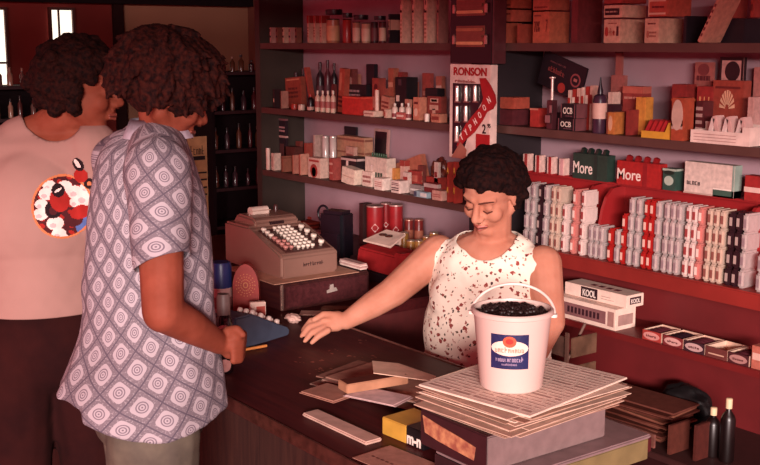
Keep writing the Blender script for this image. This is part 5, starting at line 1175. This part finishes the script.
def tprint(x, y):
    # x,y metres from the print centre; work in photo-like units (px)
    u = x/pxm*.98; v = y/pxm
    def E(a, b, rx, ry, an=0.):
        du, dv = u-a, v-b; c_, s_ = math.cos(an), math.sin(an); return ((du*c_+dv*s_)/rx)**2+((-du*s_+dv*c_)/ry)**2 < 1
    # upper free butterfly
    if E(16, 42, 5, 7, .5): return 4 if not E(15, 43, 2, 5, .6) else 2
    if E(18, 31, 7, 7): return 3
    if E(26, 23, 5.5, 5.5): return 4 if not E(26, 23, 2.2, 2.2) else 0
    r = math.hypot(u/.98, v/1.08)
    if r > 30: return None
    if r > 28: return 0
    if E(-4, 17, 6, 7, .3): return 4 if not E(-4, 17, 4, 1.2, .5) else 2
    if E(-3, 7, 9, 12, .2): return 3
    if E(-9, -2, 8, 9): return 4 if not E(-9, -3, 4, 4.5) else 6
    if E(16, -6, 10, 7, .4) : return 3
    if E(9, -14, 9, 7): return 6
    if E(20, -22, 9, 13, .3): return 5
    for a, b, rr in ((-15, 14, 7), (-20, 4, 6), (-21, -6, 7), (-8, -16, 8), (2, 20, 7), (12, 14, 8), (20, 8, 9), (-12, 22, 6), (-5, -27, 7), (22, 18, 6), (12, 4, 6), (-3, -31, 6)):
        if E(a, b, rr, rr*.85): return 2 if not E(a-2, b-2, rr*.4, rr*.3) else 1
    return 6 if (math.sin(u*.7)+math.cos(v*.9+u*.3)) > -.5 else 3
pm = [mat('#c8744c', .8), mat('#c8a8a8', .8), mat('#ead0c8', .8), mat('#9c2420', .8), mat('#241418', .8), mat('#5468a0', .8), mat('#4a1c20', .8)]
decal('butterfly_print', ts, pc, (-FH*.97+RT*.2), (0, 0, 1), .15, .0022, tprint, pm, m1)

# ---------------------------------------------------------------- man in the patterned shirt
SK3 = skin_mat('#844232', '#723626')
m2 = thing('person', 'man in blue grey patterned short sleeved shirt, seen from the side at the counter', 'person', (-2.35, .98, 0)); NO = Vector(m2.location)
def B(x, y, d): return pp(x, y, d)-NO
f2 = (RT*.95+FH*.30).normalized(); R2 = frame(f2)
s2r = B(158, 168, 2.46); s2l = B(118, 160, 2.80); nb2 = B(158, 128, 2.60); h2_ = B(165, 95, 2.57)
e2 = B(163, 312, 2.40); w2 = B(219, 343, 2.60)
c2 = B(150, 300, 2.62)
def Z2(y): return pp(150, y, 2.6).z
def T2_(x, y, d): return B(x, y, d)
B0 = None
tor2 = [('e', B(148, 200, 2.63), (.115, .085, .16), frame(FH)), ('e', B(148, 265, 2.63), (.11, .085, .16), frame(FH)), ('e', B(148, 330, 2.63), (.115, .09, .15), frame(FH)), ('e', B(150, 400, 2.63), (.115, .10, .14), frame(FH)),
        ('c', s2r+Vector((0, 0, -.015)), .058, s2l+Vector((0, 0, -.015)), .058), ('c', nb2+Vector((0, 0, -.04)), .05, s2r*.5+nb2*.5-Vector((0, 0, .01)), .045), ('c', nb2+Vector((0, 0, -.04)), .05, s2l*.5+nb2*.5-Vector((0, 0, .01)), .045)]
arm2 = [('c', s2r, .056, e2, .046), ('c', e2, .045, B(190, 326, 2.48), .040), ('c', B(190, 326, 2.48), .040, w2, .027)]
hand2 = [('c', w2, .027, B(231, 343, 2.63), .030), ('c', B(229, 336, 2.62), .020, B(236, 336, 2.64), .018), ('c', B(229, 352, 2.62), .018, B(236, 353, 2.64), .016)]
for k in range(4):
    y0_ = 333+k*7; hand2 += [('c', B(234, y0_, 2.64), .0125, B(243-.6*k, y0_+1, 2.635), .0115), ('c', B(243-.6*k, y0_+1, 2.635), .0115, B(241-k*.5, y0_+6, 2.60), .010), ('c', B(241-k*.5, y0_+6, 2.60), .010, B(233, y0_+7, 2.585), .009)]
hand2 += [('c', B(228, 331, 2.60), .013, B(237, 329, 2.585), .011), ('c', B(237, 329, 2.585), .011, B(243, 335, 2.58), .009)]
e2l = s2l+Vector((0, .06, -.30)); w2l = e2l+Vector((.02, .05, -.22))
arm2l = [('c', s2l, .055, e2l, .044), ('c', e2l, .043, w2l, .028), ('e', w2l+Vector((.03, .03, -.02)), (.04, .03, .025))]
RH2 = frame((RT*.85+FH*.42).normalized()); RH2 = Matrix.Rotation(-.42, 3, RH2.col[0]) @ RH2
hp2, L2 = headprims(h2_, RH2, 1.02)
nk2 = [('c', nb2+Vector((0, 0, -.03)), .054, h2_+Vector((0, 0, -.05)), .057)]
lg2_ = []
hipc = B(150, 420, 2.64)
for s in (-1, 1):
    o_ = R2.col[0]*s*.09
    a_ = Vector((hipc.x, hipc.y, .90))+o_; lg2_ += [('c', a_, .100, Vector((a_.x, a_.y, .48)), .066), ('c', Vector((a_.x, a_.y, .48)), .062, Vector((a_.x, a_.y, .10))-f2*.02, .042)]
ft2 = [('c', Vector((hipc.x, hipc.y, .05))+R2.col[0]*s*.09, .042, Vector((hipc.x, hipc.y, .035))+R2.col[0]*s*.10+f2*.15, .034) for s in (-1, 1)]
blob('body', tor2+arm2+hand2+arm2l+hp2+nk2+lg2_, .0055, SK3, m2, 3); facebits(L2, RH2, m2, 1.02, '#8c4438', '#241010')
# shaggy hair falling down and forward
def shag(name, c, R, k, m, parent, seed, n=420):
    rnd = random.Random(seed); prims = []; c = Vector(c); i = 0
    while i < n:
        d = Vector((rnd.gauss(0, 1), rnd.gauss(0, 1), rnd.gauss(0, 1))).normalized()
        if d.z < -.35 or (d.y > .55 and d.z < .25): continue
        r = rnd.uniform(.007, .013)*k; p = c+R @ (Vector((d.x*.092, -.012+d.y*.108, .036+d.z*.098))*k)
        t = Vector((0, 0, -1)); nrm = (R @ Vector((d.x, d.y*.9, d.z))).normalized(); t = (t-nrm*t.dot(nrm)); t = (t.normalized() if t.length > .05 else R.col[1])
        sw = Vector((rnd.uniform(-1, 1), rnd.uniform(-1, 1), rnd.uniform(-.5, .5)))*.4
        q = p+(t+sw).normalized()*rnd.uniform(.025, .045)*k; q2 = q+(t+sw*1.2+nrm*.1).normalized()*rnd.uniform(.01, .022)*k
        prims += [('c', p, r, q, r*.9), ('c', q, r*.9, q2, r*.4)]; i += 1
    prims.append(('e', c+R @ (Vector((0, -.015, .036))*k), (.088*k, .102*k, .092*k), R))
    return blob(name, prims, .004, m, parent, 1, disp=lambda co, no: .002*noise.noise(co*150))
shag('hair', h2_, RH2, 1.12, hairmat('#3a1610', '#160708'), m2, 12)
def patterned():
    m = bpy.data.materials.new('patterned_cotton'); m.use_nodes = True; nt = m.node_tree; b = nt.nodes['Principled BSDF']; b.inputs['Roughness'].default_value = .85
    uv = nt.nodes.new('ShaderNodeUVMap'); mp = nt.nodes.new('ShaderNodeMapping'); mp.inputs['Rotation'].default_value = (0, 0, .62); mp.inputs['Scale'].default_value = (1/.049, 1/.055, 1)
    nt.links.new(uv.outputs[0], mp.inputs[0])
    def vm(op, a, bb=None):
        n = nt.nodes.new('ShaderNodeVectorMath'); n.operation = op; nt.links.new(a, n.inputs[0])
        if bb is not None: n.inputs[1].default_value = bb
        return n.outputs
    def mm_(op, a, bb, cc_=None):
        n = nt.nodes.new('ShaderNodeMath'); n.operation = op
        for i, q in enumerate((a, bb, cc_)):
            if q is None: continue
            if isinstance(q, (int, float)): n.inputs[i].default_value = q
            else: nt.links.new(q, n.inputs[i])
        return n.outputs[0]
    fr = vm('FRACTION', mp.outputs[0])[0]; ce = vm('SUBTRACT', fr, (.5, .5, 0))[0]
    sp = nt.nodes.new('ShaderNodeSeparateXYZ'); nt.links.new(ce, sp.inputs[0])
    ax_ = mm_('ABSOLUTE', sp.outputs[0], 0); ay_ = mm_('ABSOLUTE', sp.outputs[1], 0)
    # rounded square distance
    p4 = mm_('POWER', mm_('ADD', mm_('POWER', ax_, 4), mm_('POWER', ay_, 4)), .25)
    rr = mm_('SQRT', mm_('ADD', mm_('MULTIPLY', ax_, ax_), mm_('MULTIPLY', ay_, ay_)), 0)
    sq = mm_('LESS_THAN', p4, .33); ring = mm_('COMPARE', rr, .20, .022); ring2 = mm_('COMPARE', rr, .11, .022); dot = mm_('LESS_THAN', rr, .035)
    dk = mm_('MINIMUM', mm_('ADD', ring, mm_('ADD', ring2, dot)), 1)
    line = mm_('LESS_THAN', mm_('MINIMUM', mm_('SUBTRACT', .5, ax_), mm_('SUBTRACT', .5, ay_)), .028)
    nz = nt.nodes.new('ShaderNodeTexNoise'); nz.inputs['Scale'].default_value = 260; nt.links.new(uv.outputs[0], nz.inputs[0])
    sp2 = mm_('MULTIPLY', mm_('GREATER_THAN', nz.outputs['Fac'], .58), mm_('SUBTRACT', 1, sq))
    def mix(f, a, c_):
        n = nt.nodes.new('ShaderNodeMix'); n.data_type = 'RGBA'; nt.links.new(f, n.inputs[0])
        if isinstance(a, tuple): n.inputs[6].default_value = a
        else: nt.links.new(a, n.inputs[6])
        n.inputs[7].default_value = c_; return n.outputs[2]
    c_ = mix(sp2, lin('#6a5e66'), lin('#877c82')); c_ = mix(line, c_, lin('#4e4450')); c_ = mix(sq, c_, lin('#a0949a')); c_ = mix(mm_('MULTIPLY', dk, sq), c_, lin('#6a5e68'))
    nt.links.new(c_, b.inputs['Base Color']); return m
rows = [(126, 130, 178, .50), (136, 112, 184, .66), (150, 100, 190, .84), (170, 93, 197, 0.86), (200, 89, 206, 0.88), (240, 86, 211, 0.84), (280, 84, 214, 0.84), (310, 84, 214, 0.84), (335, 80, 216, 0.86), (358, 70, 219, 0.90), (385, 58, 223, 0.94), (405, 62, 226, 0.96), (425, 72, 228, 0.96), (445, 80, 226, 0.96), (462, 84, 224, 0.94)]
bm = bmesh.new(); NS = 72; prev = None; rings = []
for (y, xl, xr, asp) in rows:
    d0 = 2.62; pl_ = B(xl, y, d0); pr_ = B(xr, y, d0); c_ = (pl_+pr_)/2; hw = (pr_-pl_).length/2
    rg = []
    for k in range(NS):
        t = 2*math.pi*k/NS; wv = 1+(.022*math.sin(7*t+y*.02)+.015*math.sin(11*t+1+y*.03))*max(0, min(1, (y-200)/200))
        rg.append(bm.verts.new(c_+RT*(hw*math.cos(t)*wv)+FH*(hw*asp*math.sin(t)*wv)))
    rings.append(rg)
for a_, b_ in zip(rings, rings[1:]):
    for k in range(NS): bm.faces.new((a_[k], a_[(k+1) % NS], b_[(k+1) % NS], b_[k]))
bm.faces.new(rings[0][::-1]); bm.faces.new(rings[-1])
bmesh.ops.recalc_face_normals(bm, faces=bm.faces)
slEnd = s2r+(e2-s2r)*.66
tcap(bm, nb2+Vector((0, 0, -.03)), .068, s2r+Vector((0, 0, -.004)), .068, 20); tcap(bm, nb2+Vector((0, 0, -.03)), .068, s2l, .066, 20); tcap(bm, s2r+Vector((0, 0, -.004)), .074, slEnd, .066, 24); sll = s2l+(e2l-s2l)*.6; tcap(bm, s2l, .068, sll, .070, 24)
me = bpy.data.meshes.new('t'); bm.to_mesh(me); bm.free(); t_ = bpy.data.objects.new('t', me); COL.objects.link(t_)
r_ = t_.modifiers.new('r', 'REMESH'); r_.mode = 'VOXEL'; r_.voxel_size = .0065; s_ = t_.modifiers.new('s', 'SMOOTH'); s_.factor = .6; s_.iterations = 8
dg = bpy.context.evaluated_depsgraph_get(); dg.update(); me2 = bpy.data.meshes.new_from_object(t_.evaluated_get(dg)); bpy.data.objects.remove(t_)
bm = bmesh.new(); bm.from_mesh(me2); bm.normal_update()
ds_ = [.011*noise.noise(Vector((v.co.x*6, v.co.y*6, v.co.z*3)))+.005*noise.noise(v.co*14) for v in bm.verts]
for v, d_ in zip(bm.verts, ds_): v.co += v.normal*d_
ad_ = (e2-s2r).normalized(); cutn = (ad_+RT*.28).normalized()
# cut the hem wavy: lower at the front tail, higher at the side
def hemz(co):
    x = (co-c2).dot(RT); return B(150, 432, 2.46).z + (.03 if x < -.12 else 0) - .022*math.sin((x+.05)*14)
rm = [f for f in bm.faces if f.calc_center_median().z < hemz(f.calc_center_median())]
bmesh.ops.delete(bm, geom=rm, context='FACES')
def insleeve(c_):
    q = c_-s2r; t = q.dot(ad_); perp = (q-ad_*t).length; return perp < .095 and (c_-slEnd).dot(cutn) > 0 and (c_-slEnd).length < .10 and (c_-NO*0).dot(-FH) > (slEnd).dot(-FH)-.062
bmesh.ops.delete(bm, geom=[f for f in bm.faces if insleeve(f.calc_center_median())], context='FACES')
# neck opening
bmesh.ops.delete(bm, geom=[f for f in bm.faces if ((f.calc_center_median()-(nb2+Vector((0, 0, .045)))).length < .066)], context='FACES')
bmesh.ops.delete(bm, geom=[v for v in bm.verts if not v.link_faces], context='VERTS')
for _ in range(10):
    mv = {}
    for v in bm.verts:
        be = [e for e in v.link_edges if e.is_boundary]
        if len(be) == 2: mv[v] = (be[0].other_vert(v).co+be[1].other_vert(v).co)/2*.5+v.co*.5
    for v, c_ in mv.items(): v.co = c_
uvl = bm.loops.layers.uv.new('UVMap'); axc = B(150, 280, 2.62)
for f in bm.faces:
    fc = f.calc_center_median(); slv = (fc-(s2r+ad_*max(0, min(.25, (fc-s2r).dot(ad_))))).length < .086 and (fc-axc).dot(-FH) > .095
    for l in f.loops:
        co_ = l.vert.co; q = co_-axc; a_ = math.atan2(q.dot(-FH), q.dot(RT))
        if slv: qq = co_-s2r; l[uvl].uv = (-math.atan2(qq.dot(RT)-ad_.dot(RT)*qq.dot(ad_), max(.001, qq.dot(-FH)+.0))*.075+.03, qq.dot(ad_)*-1)
        else: l[uvl].uv = (-a_*.165, q.z)
bmesh.ops.solidify(bm, geom=bm.faces[:], thickness=.002)
bm.to_mesh(me2); bm.free(); me2.materials.clear(); me2.materials.append(patterned()); me2.name = 'patterned_shirt'
for p in me2.polygons: p.use_smooth = True
sh2 = link('patterned_shirt', me2, m2)
# collar
cb = bmesh.new(); ctr = nb2+Vector((0, 0, .0)); pv = None
for k in range(25):
    t = -math.pi*.9+2*math.pi*.9*k/24+math.atan2(-f2.y, -f2.x)
    dr_ = Vector((math.cos(t), math.sin(t), 0)); a_ = cb.verts.new(ctr+dr_*.064+Vector((0, 0, .022))); b_ = cb.verts.new(ctr+dr_*.084+Vector((0, 0, -.022))); c__ = cb.verts.new(ctr+dr_*.062+Vector((0, 0, -.01)))
    if pv: cb.faces.new((pv[0], a_, b_, pv[1])); cb.faces.new((pv[2], c__, a_, pv[0]))
    pv = (a_, b_, c__)
bm_obj('collar', cb, mat('#b8acb8', .85, 0, .1, 60), m2, None, True)
blob('jeans', [('e', Vector((hipc.x, hipc.y, .95)), (.15, .13, .13), R2)]+lg2_, .008, mat('#6c6254', .8, 0, .14, 7, '#443c38'), m2, 4, off=.012, cuts=((Vector((0, 0, 1.05)), Vector((0, 0, 1))), (Vector((0, 0, .08)), Vector((0, 0, -1)))), disp=fold, thick=.002)
for p in ft2: blob('shoe', [p], .006, mat('#2a1614', .4), m2, 3, off=.006, cuts=((Vector((0, 0, .004)), Vector((0, 0, -1))),))
